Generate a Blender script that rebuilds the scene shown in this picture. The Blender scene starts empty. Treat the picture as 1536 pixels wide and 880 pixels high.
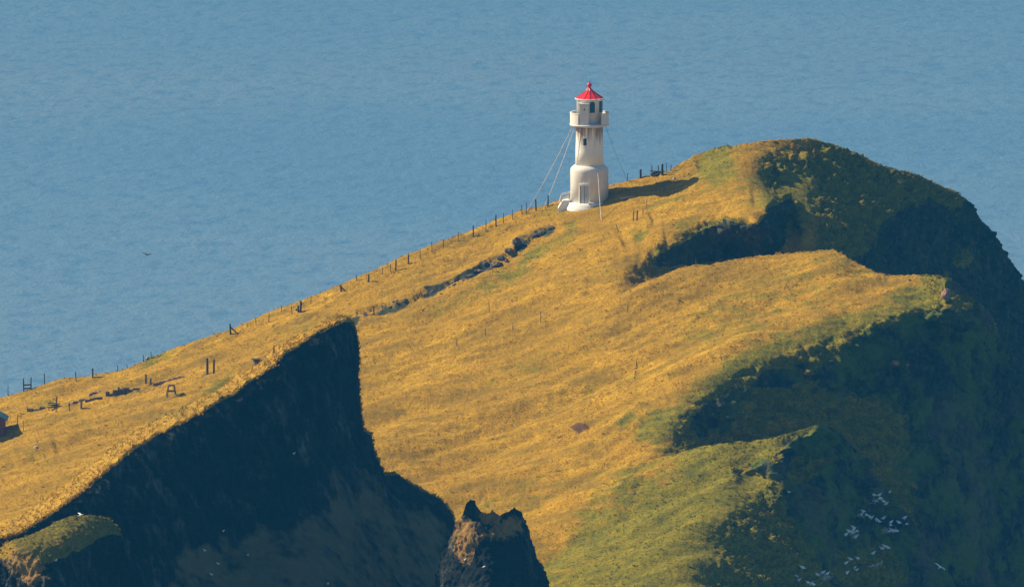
import bpy, bmesh, math, random
import numpy as np
from mathutils import Vector, Matrix
from mathutils.bvhtree import BVHTree

rad = math.radians
SC = bpy.context.scene
COL = SC.collection
random.seed(7)

# ------------------------------------------------------------------ camera, sky, sun, exposure
FPX = 12420.0                      # focal length in photograph pixels (1536 wide)
CAM_H = 230.0
PITCH = rad(7.79)
cam_d = bpy.data.cameras.new('camera')
cam_d.sensor_width = 36.0
cam_d.lens = 36.0 * FPX / 1536.0
cam_d.clip_start = 1.0
cam_d.clip_end = 60000.0
cam = bpy.data.objects.new('camera', cam_d)
COL.objects.link(cam)
cam.location = (0, 0, CAM_H)
cam.rotation_euler = (math.pi / 2 - PITCH, 0, 0)
SC.camera = cam

SUN_EL = rad(38.0)
SUN_BEHIND = rad(17.0)             # the sun stands left and a little beyond the island
sun_dir = Vector((-math.cos(SUN_EL) * math.cos(SUN_BEHIND), math.cos(SUN_EL) * math.sin(SUN_BEHIND), math.sin(SUN_EL)))
w = bpy.data.worlds.new('World')
SC.world = w
w.use_nodes = True
nt = w.node_tree
bg = nt.nodes['Background']
sky = nt.nodes.new('ShaderNodeTexSky')
sky.sky_type = 'NISHITA'
sky.sun_disc = False
sky.sun_elevation = SUN_EL
sky.sun_rotation = math.atan2(sun_dir.x, sun_dir.y)
sky.altitude = 100
sky.air_density = 1.0
sky.dust_density = 0.6
sky.ozone_density = 2.0
nt.links.new(sky.outputs[0], bg.inputs[0])
bg.inputs[1].default_value = 0.06

sl = bpy.data.lights.new('sun', 'SUN')
sl.energy = 4.8
sl.angle = rad(0.5)
sl.color = (1.0, 0.84, 0.58)
so = bpy.data.objects.new('sun', sl)
COL.objects.link(so)
so.rotation_euler = (-sun_dir).to_track_quat('-Z', 'Y').to_euler()
so.location = (-300, 900, 500)

vs = SC.view_settings
SC.display_settings.display_device = 'sRGB'
vs.view_transform = 'Standard'
vs.look = 'None'
vs.exposure = 0.78
vs.gamma = 1.0
vs.use_curve_mapping = False
SC.cycles.use_denoising = True
SC.cycles.max_bounces = 6
SC.cycles.volume_bounces = 0

# ------------------------------------------------------------------ geometry helpers
CP, SP = math.cos(PITCH), math.sin(PITCH)


def P(px, py, d):
    """World point seen at photo pixel (px,py) at forward distance d (world y)."""
    X = (np.asarray(px, float) - 768.0) / FPX
    Y = -(np.asarray(py, float) - 440.0) / FPX
    dy = CP + SP * Y
    dz = -SP + CP * Y
    s = np.asarray(d, float) / dy
    return np.stack([X * s, dy * s, CAM_H + dz * s], -1)


_rng = np.random.RandomState(11)
_perm = _rng.permutation(256)
_perm = np.concatenate([_perm, _perm, _perm])
_grad = _rng.normal(size=(256, 3))
_grad /= np.linalg.norm(_grad, axis=1)[:, None]


def perlin(p):
    i = np.floor(p).astype(int)
    f = p - i
    u = f * f * f * (f * (f * 6 - 15) + 10)
    i &= 255
    out = 0
    for a in (0, 1):
        for b in (0, 1):
            for c in (0, 1):
                h = _perm[_perm[_perm[(i[..., 0] + a) & 255] + ((i[..., 1] + b) & 255)] + ((i[..., 2] + c) & 255)]
                g = _grad[h & 255]
                dd = g[..., 0] * (f[..., 0] - a) + g[..., 1] * (f[..., 1] - b) + g[..., 2] * (f[..., 2] - c)
                wt = (u[..., 0] if a else 1 - u[..., 0]) * (u[..., 1] if b else 1 - u[..., 1]) * (u[..., 2] if c else 1 - u[..., 2])
                out = out + wt * dd
    return out * 1.5


def fbm(p, octv=4, gain=0.5, ridge=False):
    out, a, s = 0, 1.0, 0
    for k in range(octv):
        n = perlin(p + 17.3 * k)
        if ridge:
            n = 1 - 2 * np.abs(n)
        out = out + a * n
        s += a
        a *= gain
        p = p * 2.03
    return out / s


def sstep(a, b, x):
    t = np.clip((x - a) / (b - a), 0, 1)
    return t * t * (3 - 2 * t)


def tps(pts):
    """thin-plate spline through (px,py,value); returns f(px,py)"""
    A = np.array(pts, float)
    xy, v = A[:, :2] / 100.0, A[:, 2]
    n = len(A)

    def U(r2):
        return r2 * np.log(r2 + 1e-9)
    K = U(((xy[:, None] - xy[None]) ** 2).sum(-1)) + np.eye(n) * 0.02
    Pm = np.c_[np.ones(n), xy]
    M = np.zeros((n + 3, n + 3))
    M[:n, :n] = K
    M[:n, n:] = Pm
    M[n:, :n] = Pm.T
    sol = np.linalg.solve(M, np.r_[v, 0, 0, 0])

    def f(px, py):
        px = np.asarray(px, float) / 100
        py = np.asarray(py, float) / 100
        out = sol[n] + sol[n + 1] * px + sol[n + 2] * py
        for k in range(n):
            out = out + sol[k] * U((px - xy[k, 0]) ** 2 + (py - xy[k, 1]) ** 2)
        return out
    return f


def polydist(px, py, path):
    """signed distance (positive below/right of a path running left->right), and position along it 0..1"""
    best = np.full(px.shape, 1e9)
    sgn = np.zeros(px.shape)
    along = np.zeros(px.shape)
    L = [0]
    for a, b in zip(path[:-1], path[1:]):
        L.append(L[-1] + math.hypot(b[0] - a[0], b[1] - a[1]))
    for k, (a, b) in enumerate(zip(path[:-1], path[1:])):
        ex, ey = b[0] - a[0], b[1] - a[1]
        l2 = ex * ex + ey * ey
        t = np.clip(((px - a[0]) * ex + (py - a[1]) * ey) / l2, 0, 1)
        dx, dy = px - a[0] - t * ex, py - a[1] - t * ey
        dd = np.hypot(dx, dy)
        m = dd < best
        best = np.where(m, dd, best)
        sgn = np.where(m, np.sign(ex * dy - ey * dx), sgn)
        along = np.where(m, (L[k] + t * (L[k + 1] - L[k])) / L[-1], along)
    return best * sgn, along


def base_depth(px, py):
    k = 0.20 + 0.15 * (1 - sstep(-150, 850, px))
    return 915 - k * (py - (592 - 0.307 * px))


def resample(path, step):
    path = np.array(path, float)
    seg = np.hypot(np.diff(path[:, 0]), np.diff(path[:, 1]))
    s = np.r_[0, np.cumsum(seg)]
    n = max(4, int(s[-1] / step))
    t = np.linspace(0, s[-1], n)
    return np.stack([np.interp(t, s, path[:, c]) for c in range(path.shape[1])], -1)


def grid_normals(G):
    du = np.gradient(G, axis=0)
    dv = np.gradient(G, axis=1)
    n = np.cross(dv, du)
    n /= np.linalg.norm(n, axis=-1)[..., None] + 1e-9
    flip = np.sign((n * (np.array([0, 0, CAM_H]) - G)).sum(-1))
    return n * flip[..., None]


def tri_mesh(name, V, F, attrs=None, smooth=True):
    me = bpy.data.meshes.new(name)
    F = np.asarray(F, np.int32)
    me.vertices.add(len(V))
    me.vertices.foreach_set('co', np.asarray(V, np.float32).ravel())
    me.loops.add(F.size)
    me.loops.foreach_set('vertex_index', F.ravel())
    me.polygons.add(len(F))
    me.polygons.foreach_set('loop_start', np.arange(len(F), dtype=np.int32) * F.shape[1])
    me.polygons.foreach_set('loop_total', np.full(len(F), F.shape[1], np.int32))
    me.update()
    me.validate()
    if smooth:
        me.polygons.foreach_set('use_smooth', np.ones(len(F), bool))
    for k, a in (attrs or {}).items():
        at = me.attributes.new(k, 'FLOAT', 'POINT')
        at.data.foreach_set('value', np.asarray(a, np.float32).ravel())
    return me


TUFT = []           # (points, green, weight) where grass tufts may stand
TERRAIN = []        # (verts, quads) of every terrain sheet, for dropping things onto the ground


def sheet(crest, depth_fn, back_fn, bottom=965, step=2.0, rows=260, vpow=1.25, mask_fn=None, disp_fn=None, jag=0.0, backsub=1, veg=1.0):
    """A hillside as one surface: from its crest down to the bottom, with its far side behind the crest.
    crest: polyline in photo pixels; depth_fn(px,py): distance; back_fn(c, k): far-side points."""
    c = resample(crest, step)
    if jag:
        q = np.stack([c[:, 0] / 9.0, c[:, 1] / 9.0, np.zeros(len(c))], -1)
        if backsub > 1:
            c[:, 0] += .7 * jag * fbm(q * .8 + 33, 5, .65) * sstep(500, 530, c[:, 0])
        c[:, 1] += jag * (fbm(q, 5, .65) + .5 * np.abs(fbm(q * .35 + 8, 2)))
    v = np.linspace(0, 1, rows) ** vpow
    px = np.repeat(c[:, 0][:, None], rows, 1)
    py = c[:, 1][:, None] + (np.maximum(bottom, c[:, 1] + 6) - c[:, 1])[:, None] * v[None]
    d = depth_fn(px, py)
    front = P(px, py, d)
    back = back_fn(c, d[:, 0])                       # n x m x 3, nearest the crest last
    if backsub > 1:
        bb = np.concatenate([back, front[:, :1]], 1)
        m_ = bb.shape[1]
        tt = np.linspace(0, m_ - 1, (m_ - 1) * backsub + 1)[:-1]
        k0 = np.minimum(tt.astype(int), m_ - 2)
        fr = (tt - k0)[None, :, None]
        back = bb[:, k0] * (1 - fr) + bb[:, k0 + 1] * fr
        for _ in range(6):
            back[:, 1:-1] = (back[:, :-2] + back[:, 2:] + 2 * back[:, 1:-1]) / 4
    foot = front[:, -1:, :].copy()
    foot[:, :, 1] -= 6
    foot[:, :, 2] = -4
    G = np.concatenate([back, front, foot], 1)
    nb = back.shape[1]
    PX = np.concatenate([np.repeat(px[:, :1], nb, 1), px, px[:, -1:]], 1)
    PY = np.concatenate([np.repeat(py[:, :1], nb, 1), py, py[:, -1:] + 1], 1)
    N = grid_normals(G)
    N[:, :nb] = N[:, nb:nb + 1] * 0.5 + np.array([0, 0.2, 0.6])
    N[:, :nb] /= np.linalg.norm(N[:, :nb], axis=-1)[..., None]
    N[:, nb] = N[:, nb + 1] = N[:, nb + 2] = N[:, nb + 3]
    attrs = mask_fn(PX, PY, G, N)
    attrs.setdefault('ochre', np.zeros(PX.shape))
    attrs.setdefault('veg', np.full(PX.shape, veg))
    front_w = np.ones(PX.shape)
    front_w[:, :nb] = 0
    front_w[:, nb:] = sstep(-1, 10, PY[:, nb:] - PY[:, nb:nb + 1])
    attrs['front'] = front_w
    G0 = G.copy()
    G = disp_fn(PX, PY, G, N, attrs)
    if backsub == 1:
        up = G[:, nb:nb + 1] - G0[:, nb:nb + 1]
        G[:, :nb] = G0[:, :nb] + up - np.array([0, 0, .12])
    del attrs['front']
    nu, nv = G.shape[:2]
    idx = np.arange(nu * nv).reshape(nu, nv)
    F = np.stack([idx[:-1, :-1], idx[:-1, 1:], idx[1:, 1:], idx[1:, :-1]], -1).reshape(-1, 4)
    V = G.reshape(-1, 3)
    TERRAIN.append((V, F))
    wt = sstep(.45, .15, attrs['rock']) * (1 - attrs['earth']) * (1 - attrs['ochre'])
    if backsub > 1:
        wt[:, :20] = 0
        wt[:, 20:nb] = 1
    else:
        wt[:, :nb - 1] = 0
        wt = wt * (.45 + 2.5 * sstep(.88, .7, N[..., 2]))
        wt[:, nb - 1:nb + 3] *= 4
    wt[:, -3:] = 0
    wt = wt * (np.hypot(PX - 884, (PY - 309) * 1.2) > 46)
    TUFT.append((V, attrs['green'].reshape(-1), wt.reshape(-1)))
    return V, F, {k: a.reshape(-1) for k, a in attrs.items()}


def link(name, me, mat=None, parent=None):
    o = bpy.data.objects.new(name, me)
    COL.objects.link(o)
    if mat is not None:
        me.materials.clear()
        me.materials.append(mat)
    if parent is not None:
        o.parent = parent
    return o


def merge(sheets):
    V, F, A, off = [], [], {}, 0
    for v, f, a in sheets:
        V.append(v)
        F.append(f + off)
        off += len(v)
        for k in a:
            A.setdefault(k, []).append(a[k])
    return np.concatenate(V), np.concatenate(F), {k: np.concatenate(x) for k, x in A.items()}


# ------------------------------------------------------------------ materials
def new_mat(name):
    m = bpy.data.materials.new(name)
    m.use_nodes = True
    t = m.node_tree
    return m, t, t.nodes['Principled BSDF']


def N_(t, kind, **kw):
    n = t.nodes.new(kind)
    for k, v in kw.items():
        if k.startswith('i_'):
            n.inputs[k[2:].replace('_', ' ')].default_value = v
        else:
            setattr(n, k, v)
    return n


def ramp(t, src, stops):
    r = t.nodes.new('ShaderNodeValToRGB')
    el = r.color_ramp.elements
    while len(el) < len(stops):
        el.new(0.5)
    for e, (p, c) in zip(el, stops):
        e.position = p
        e.color = (*c, 1) if len(c) == 3 else c
    t.links.new(src, r.inputs[0])
    return r.outputs[0]


def noise(t, scale, detail=4, vec=None, rough=0.55, stretch=None):
    n = t.nodes.new('ShaderNodeTexNoise')
    n.inputs['Scale'].default_value = scale
    n.inputs['Detail'].default_value = detail
    n.inputs['Roughness'].default_value = rough
    g = t.nodes.new('ShaderNodeTexCoord')
    mp = t.nodes.new('ShaderNodeMapping')
    if stretch:
        mp.inputs['Scale'].default_value = stretch
    t.links.new(g.outputs['Object'], mp.inputs[0])
    t.links.new(mp.outputs[0], n.inputs['Vector'])
    return n.outputs[0]


def mix(t, fac, a, b, mode='MIX'):
    m = t.nodes.new('ShaderNodeMix')
    m.data_type = 'RGBA'
    m.blend_type = mode
    for sock, val in ((m.inputs[0], fac), (m.inputs[6], a), (m.inputs[7], b)):
        if isinstance(val, bpy.types.NodeSocket):
            t.links.new(val, sock)
        elif isinstance(val, (int, float)):
            sock.default_value = val
        else:
            sock.default_value = (*val, 1)
    return m.outputs[2]


def math_(t, op, a, b=None, c=None, clamp=False):
    m = t.nodes.new('ShaderNodeMath')
    m.operation = op
    m.use_clamp = clamp
    for sock, val in zip(m.inputs, (a, b, c)):
        if val is None:
            continue
        if isinstance(val, bpy.types.NodeSocket):
            t.links.new(val, sock)
        else:
            sock.default_value = val
    return m.outputs[0]


def attr(t, name):
    a = t.nodes.new('ShaderNodeAttribute')
    a.attribute_name = name
    return a.outputs['Fac']


def bump(t, b, h, strength, dist):
    n = t.nodes.new('ShaderNodeBump')
    n.inputs['Strength'].default_value = strength
    n.inputs['Distance'].default_value = dist
    t.links.new(h, n.inputs['Height'])
    t.links.new(n.outputs[0], b.inputs['Normal'])


GOLD_A, GOLD_B, GOLD_C = (0.465, 0.262, 0.012), (0.32, 0.182, 0.008), (0.61, 0.375, 0.026)
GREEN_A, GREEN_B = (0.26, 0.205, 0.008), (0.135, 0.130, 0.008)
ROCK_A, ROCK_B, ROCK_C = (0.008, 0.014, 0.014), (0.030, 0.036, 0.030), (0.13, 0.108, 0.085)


def terrain_mat():
    m, t, b = new_mat('hillside_turf')
    b.inputs['Roughness'].default_value = 0.95
    b.inputs['Specular IOR Level'].default_value = 0.1
    big = noise(t, 0.12, 3)
    mid = noise(t, 0.9, 5, stretch=(0.45, 1, 1.2))
    fine = noise(t, 4.5, 4, rough=0.7)
    gold = ramp(t, mid, [(0.30, GOLD_B), (0.52, GOLD_A), (0.75, GOLD_C)])
    gold = mix(t, ramp(t, big, [(0.42, (0, 0, 0)), (0.62, (1, 1, 1))]), gold, mix(t, mid, GOLD_B, GOLD_A))
    gold = mix(t, ramp(t, fine, [(0.38, (1, 1, 1)), (0.50, (0, 0, 0))]), gold, (0.16, 0.082, 0.010))
    olive = ramp(t, noise(t, 0.35, 6, rough=.7, stretch=(.4, 1, 1)), [(0.45, (0, 0, 0)), (0.62, (.85, .85, .85))])
    gold = mix(t, olive, gold, (0.215, 0.135, 0.012))
    spots = ramp(t, noise(t, 1.7, 6, rough=.75, stretch=(.6, 1, 1)), [(0.62, (0, 0, 0)), (0.74, (.7, .7, .7))])
    gold = mix(t, spots, gold, (0.12, 0.075, 0.012))
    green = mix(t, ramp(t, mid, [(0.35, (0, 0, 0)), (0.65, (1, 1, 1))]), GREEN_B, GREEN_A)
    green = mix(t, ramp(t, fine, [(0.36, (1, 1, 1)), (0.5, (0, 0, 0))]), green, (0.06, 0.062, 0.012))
    gn = math_(t, 'ADD', attr(t, 'green'), math_(t, 'MULTIPLY', math_(t, 'SUBTRACT', noise(t, 0.55, 5), 0.5), 1.1))
    gf = ramp(t, gn, [(0.36, (0, 0, 0)), (0.68, (1, 1, 1))])
    turf = mix(t, gf, gold, green)
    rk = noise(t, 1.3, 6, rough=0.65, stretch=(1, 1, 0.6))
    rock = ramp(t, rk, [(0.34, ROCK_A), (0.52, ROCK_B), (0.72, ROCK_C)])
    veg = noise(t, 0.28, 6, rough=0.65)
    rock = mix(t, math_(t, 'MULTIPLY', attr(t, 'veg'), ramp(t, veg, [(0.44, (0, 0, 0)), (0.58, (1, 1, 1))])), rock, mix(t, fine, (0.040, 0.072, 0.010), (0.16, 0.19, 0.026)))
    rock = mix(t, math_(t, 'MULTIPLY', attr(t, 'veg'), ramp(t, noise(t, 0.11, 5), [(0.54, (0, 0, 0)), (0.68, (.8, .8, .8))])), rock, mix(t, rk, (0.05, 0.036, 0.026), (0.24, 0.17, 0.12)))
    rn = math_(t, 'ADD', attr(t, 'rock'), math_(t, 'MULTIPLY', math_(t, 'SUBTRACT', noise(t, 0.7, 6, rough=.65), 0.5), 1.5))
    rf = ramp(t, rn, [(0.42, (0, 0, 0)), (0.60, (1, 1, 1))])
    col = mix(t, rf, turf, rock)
    gu = math_(t, 'ADD', attr(t, 'guano'), math_(t, 'MULTIPLY', math_(t, 'SUBTRACT', noise(t, 4.5, 5, rough=.75), 0.5), 2.6))
    col = mix(t, ramp(t, gu, [(0.72, (0, 0, 0)), (0.95, (.9, .9, .9))]), col, (0.50, 0.45, 0.37))
    ef = ramp(t, math_(t, 'ADD', attr(t, 'earth'), math_(t, 'MULTIPLY', math_(t, 'SUBTRACT', noise(t, 1.4, 5, rough=.7), 0.5), 1.2)), [(0.42, (0, 0, 0)), (0.6, (1, 1, 1))])
    col = mix(t, ef, col, mix(t, rk, (0.07, 0.035, 0.016), (0.20, 0.10, 0.045)))
    t.links.new(col, b.inputs['Base Color'])
    h = math_(t, 'ADD', fine, math_(t, 'MULTIPLY', mid, 0.8))
    bump(t, b, h, 0.8, 0.16)
    return m


def cliff_mat():
    m, t, b = new_mat('basalt_cliff')
    b.inputs['Roughness'].default_value = 0.9
    b.inputs['Specular IOR Level'].default_value = 0.15
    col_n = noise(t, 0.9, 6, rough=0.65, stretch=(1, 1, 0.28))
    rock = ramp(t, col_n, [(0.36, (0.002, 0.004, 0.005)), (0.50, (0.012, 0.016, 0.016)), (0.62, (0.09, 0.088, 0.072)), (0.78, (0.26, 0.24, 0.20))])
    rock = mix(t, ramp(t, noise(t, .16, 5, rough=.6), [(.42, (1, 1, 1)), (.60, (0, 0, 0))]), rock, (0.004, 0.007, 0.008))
    strat = noise(t, 0.5, 4, stretch=(0.2, 0.2, 2.0))
    rock = mix(t, ramp(t, strat, [(0.55, (0, 0, 0)), (0.75, (0.5, 0.5, 0.5))]), rock, (0.03, 0.034, 0.02))
    mid = noise(t, 0.9, 5, stretch=(0.45, 1, 1.2))
    fine = noise(t, 4.0, 4, rough=0.7)
    gold = ramp(t, mid, [(0.30, GOLD_B), (0.52, GOLD_A), (0.75, GOLD_C)])
    green = mix(t, mid, GREEN_B, GREEN_A)
    gn = math_(t, 'ADD', attr(t, 'green'), math_(t, 'MULTIPLY', math_(t, 'SUBTRACT', noise(t, 0.6, 5), 0.5), 1.0))
    turf = mix(t, ramp(t, gn, [(0.38, (0, 0, 0)), (0.66, (1, 1, 1))]), gold, green)
    turf = mix(t, ramp(t, fine, [(0.36, (1, 1, 1)), (0.52, (0, 0, 0))]), turf, (0.13, 0.08, 0.02))
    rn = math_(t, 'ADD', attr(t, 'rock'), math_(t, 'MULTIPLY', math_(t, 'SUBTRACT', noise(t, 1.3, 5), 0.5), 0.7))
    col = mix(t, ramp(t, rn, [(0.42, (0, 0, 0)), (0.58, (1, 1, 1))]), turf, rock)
    ef = math_(t, 'ADD', attr(t, 'earth'), math_(t, 'MULTIPLY', math_(t, 'SUBTRACT', noise(t, 0.8, 5), 0.5), 0.8))
    col = mix(t, ramp(t, ef, [(0.4, (0, 0, 0)), (0.65, (1, 1, 1))]), col, mix(t, noise(t, .5, 6, rough=.7), (0.030, 0.036, 0.012), (0.24, 0.185, 0.075)))
    of = math_(t, 'ADD', attr(t, 'ochre'), math_(t, 'MULTIPLY', math_(t, 'SUBTRACT', noise(t, 1.6, 5), 0.5), 1.1))
    col = mix(t, ramp(t, of, [(0.4, (0, 0, 0)), (0.6, (1, 1, 1))]), col, mix(t, fine, (0.15, 0.09, 0.02), (0.44, 0.24, 0.06)))
    t.links.new(col, b.inputs['Base Color'])
    h = math_(t, 'ADD', math_(t, 'MULTIPLY', fine, 0.7), math_(t, 'MULTIPLY', col_n, 1.2))
    bump(t, b, h, 0.9, 0.3)
    return m


def sea_mat():
    m, t, b = new_mat('sea_water')
    b.inputs['Roughness'].default_value = 0.35
    b.inputs['IOR'].default_value = 1.33
    n1 = noise(t, 0.2, 5, stretch=(0.9, .55, 1), rough=0.68)
    n2 = noise(t, 0.0045, 5, stretch=(0.6, .5, 1))
    c = mix(t, ramp(t, n2, [(0.4, (0, 0, 0)), (0.62, (1, 1, 1))]), (0.105, 0.225, 0.355), (0.145, 0.250, 0.345))
    wind = noise(t, 0.012, 5, stretch=(0.12, 1, 1), rough=.6)
    c = mix(t, ramp(t, wind, [(0.48, (0, 0, 0)), (0.66, (.35, .35, .35))]), c, (0.155, 0.275, 0.375))
    c = mix(t, ramp(t, n1, [(0.36, (1, 1, 1)), (0.5, (0, 0, 0))]), c, (0.082, 0.195, 0.325))
    t.links.new(c, b.inputs['Base Color'])
    h = math_(t, 'ADD', n1, math_(t, 'MULTIPLY', noise(t, 0.45, 4, stretch=(0.8, .7, 1)), 0.35))
    bump(t, b, h, 0.35, 2.5)
    return m


M_TURF, M_CLIFF, M_SEA = terrain_mat(), cliff_mat(), sea_mat()


def flat_mat(name, c1, c2=None, scale=3.0, rough=0.8, stretch=None, metallic=0):
    m, t, b = new_mat(name)
    b.inputs['Roughness'].default_value = rough
    b.inputs['Metallic'].default_value = metallic
    if c2 is None:
        c2 = tuple(x * 0.7 for x in c1)
    n = noise(t, scale, 5, stretch=stretch)
    t.links.new(mix(t, ramp(t, n, [(0.35, (0, 0, 0)), (0.65, (1, 1, 1))]), c1, c2), b.inputs['Base Color'])
    return m


# ------------------------------------------------------------------ sea and haze
me = bpy.data.meshes.new('sea')
R = 20000.0
me.from_pydata([(-R, -3000, 0), (R, -3000, 0), (R, R, 0), (-R, R, 0)], [], [(0, 1, 2, 3)])
o = link('sea', me, M_SEA)
o['kind'] = 'structure'
o['label'] = 'blue rippled sea behind the lighthouse headland'

HAZE = 0.00018
m = bpy.data.materials.new('haze')
m.use_nodes = True
t = m.node_tree
t.nodes.clear()
out = t.nodes.new('ShaderNodeOutputMaterial')
pv = t.nodes.new('ShaderNodeVolumePrincipled')
pv.inputs['Color'].default_value = (0.03, 0.275, 0.64, 1)
pv.inputs['Density'].default_value = HAZE
pv.inputs['Anisotropy'].default_value = 0.0
t.links.new(pv.outputs[0], out.inputs['Volume'])
bm = bmesh.new()
bmesh.ops.create_cube(bm, size=1)
for v in bm.verts:
    v.co = Vector((v.co.x * 2 * (R + 10), -3010 if v.co.y < 0 else R + 10, -6 if v.co.z < 0 else CAM_H + 6))
me = bpy.data.meshes.new('haze')
bm.to_mesh(me)
o = link('haze', me, m)
o['kind'] = 'stuff'
o['label'] = 'thin blue sea haze between the camera and the island'

# ------------------------------------------------------------------ the headland
GULLY = [(20, 626), (45, 615), (130, 603), (213, 583), (280, 567), (330, 554), (385, 536), (440, 509), (480, 493), (540, 473),
         (600, 454), (660, 432), (720, 405), (765, 384), (779, 364), (835, 341)]
STEPS = [([(947, 364), (962, 346), (982, 337)], .7), ([(893, 400), (912, 385), (940, 371)], .7), ([(1086, 319), (1105, 310), (1132, 307)], .6),
         ([(968, 376), (1000, 372)], .5), ([(800, 660), (845, 650), (885, 642)], .45), ([(985, 690), (940, 690), (885, 694)], .3),
         ([(20, 698), (50, 688), (88, 678)], .5), ([(868, 694), (915, 660), (960, 622), (1000, 588), (1040, 566)], .55), ([(900, 690), (945, 655), (985, 622), (1010, 600)], .45), ([(820, 770), (870, 745), (930, 735), (965, 715)], .5), ([(840, 815), (890, 790), (935, 770)], .45), ([(820, 428), (850, 440), (880, 446)], .5), ([(700, 640), (790, 605), (900, 560)], .4), ([(590, 540), (680, 512), (760, 470)], .35), ([(1215, 376), (1250, 378), (1275, 388)], .3), ([(985, 268), (1010, 262), (1050, 255)], .6),
         ([(830, 335), (870, 325), (905, 322)], .3), ([(1030, 240), (1060, 230), (1100, 226)], .5),
         ([(640, 760), (760, 715), (900, 690)], .3), ([(570, 705), (690, 655), (800, 610)], .35), ([(545, 640), (640, 600), (700, 588)], .25)]


def blobs(PX, PY, lst):
    g = np.zeros(PX.shape)
    for x, y, rx, ry, amt, rot in lst:
        c, s = math.cos(rad(rot)), math.sin(rad(rot))
        u, v = PX - x, PY - y
        q = ((u * c - v * s) / rx) ** 2 + ((u * s + v * c) / ry) ** 2
        g = np.maximum(g, amt * np.exp(-q))
    return g


E2 = [(985, 652), (1020, 627), (1070, 602), (1100, 574), (1150, 550), (1200, 527), (1240, 505), (1300, 485), (1340, 467), (1400, 447), (1440, 428), (1480, 425)]
E3 = [(800, 900), (880, 850), (930, 790), (960, 760), (1000, 728), (1060, 697), (1130, 681), (1200, 657), (1250, 646), (1290, 650)]
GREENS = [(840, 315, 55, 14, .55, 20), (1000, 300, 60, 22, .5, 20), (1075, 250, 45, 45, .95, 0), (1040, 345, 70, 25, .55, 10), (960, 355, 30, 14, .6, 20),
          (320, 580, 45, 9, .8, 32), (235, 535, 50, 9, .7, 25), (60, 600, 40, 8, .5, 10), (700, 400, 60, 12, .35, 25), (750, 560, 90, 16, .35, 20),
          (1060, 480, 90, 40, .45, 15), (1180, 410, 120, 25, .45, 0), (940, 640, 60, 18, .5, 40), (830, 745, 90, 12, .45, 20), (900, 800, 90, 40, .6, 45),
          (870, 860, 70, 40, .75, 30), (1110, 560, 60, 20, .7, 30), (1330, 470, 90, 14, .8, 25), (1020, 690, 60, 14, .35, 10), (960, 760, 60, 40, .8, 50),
          (780, 580, 70, 14, .3, 20), (640, 660, 80, 12, .3, 20), (130, 640, 70, 8, .35, 12), (1130, 300, 40, 20, .6, 0), (915, 410, 20, 40, .4, 0), (1230, 280, 130, 70, 1.0, 0), (1430, 440, 30, 25, .8, 0), (1090, 505, 130, 45, .5, 18), (800, 545, 170, 26, .42, 22), (660, 560, 90, 20, .35, 25), (760, 640, 150, 14, .35, 20), (600, 430, 60, 8, .4, 30), (470, 470, 60, 8, .35, 25), (1000, 560, 60, 18, .4, 30), (900, 480, 60, 14, .4, 25)]


def mask_turf(PX, PY, G, N):
    nz = N[..., 2]
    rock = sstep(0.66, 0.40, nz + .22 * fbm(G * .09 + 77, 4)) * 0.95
    green = sstep(0.90, 0.70, nz) * 0.85
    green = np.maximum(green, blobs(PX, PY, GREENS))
    for path, off, wd, am in ((E2, -4, 24, 1.2), (E3, -20, 42, 1.0)):
        sd_, al_ = polydist(PX, PY, path)
        green = np.maximum(green, am * np.exp(-(np.maximum(np.abs(sd_ - off) - 6, 0) / wd) ** 2) * (.75 + .6 * fbm(G * .15 + 4, 2)))
    sd_, al_ = polydist(PX, PY, E3)
    green = np.maximum(green, .85 * sstep(-30, 5, sd_) * sstep(420, 250, sd_) * sstep(600, 640, PY))
    green = np.maximum(green, .42 * sstep(.0, .35, fbm(G * np.array([.03, .05, .05]) + 2, 3)))
    sd, al = polydist(PX, PY, GULLY)
    wob = fbm(G * 0.22, 3) * 9
    band = np.exp(-((sd + wob - 2) / 6.0) ** 2) * sstep(0.0, .25, al) * (0.35 + 0.35 * sstep(0.45, 0.62, al)) * (0.8 + 1.3 * fbm(G * .3 + 9, 2))
    rock = np.maximum(rock, band)
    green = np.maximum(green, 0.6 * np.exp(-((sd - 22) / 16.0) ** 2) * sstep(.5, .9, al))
    earth = blobs(PX, PY, [(868, 643, 17, 5, .95, 8), (840, 655, 14, 2.5, .6, 22), (1420, 436, 9, 14, .9, 0)])
    guano = blobs(PX, PY, [(1282, 797, 22, 6, .95, 15), (1318, 842, 20, 7, .95, 20), (1238, 866, 24, 9, .95, 15), (1317, 750, 10, 6, .95, 0), (1298, 772, 12, 4, .95, -20), (1338, 792, 12, 6, .95, 0)])
    return {'green': green, 'rock': rock, 'earth': earth, 'guano': guano}


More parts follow.
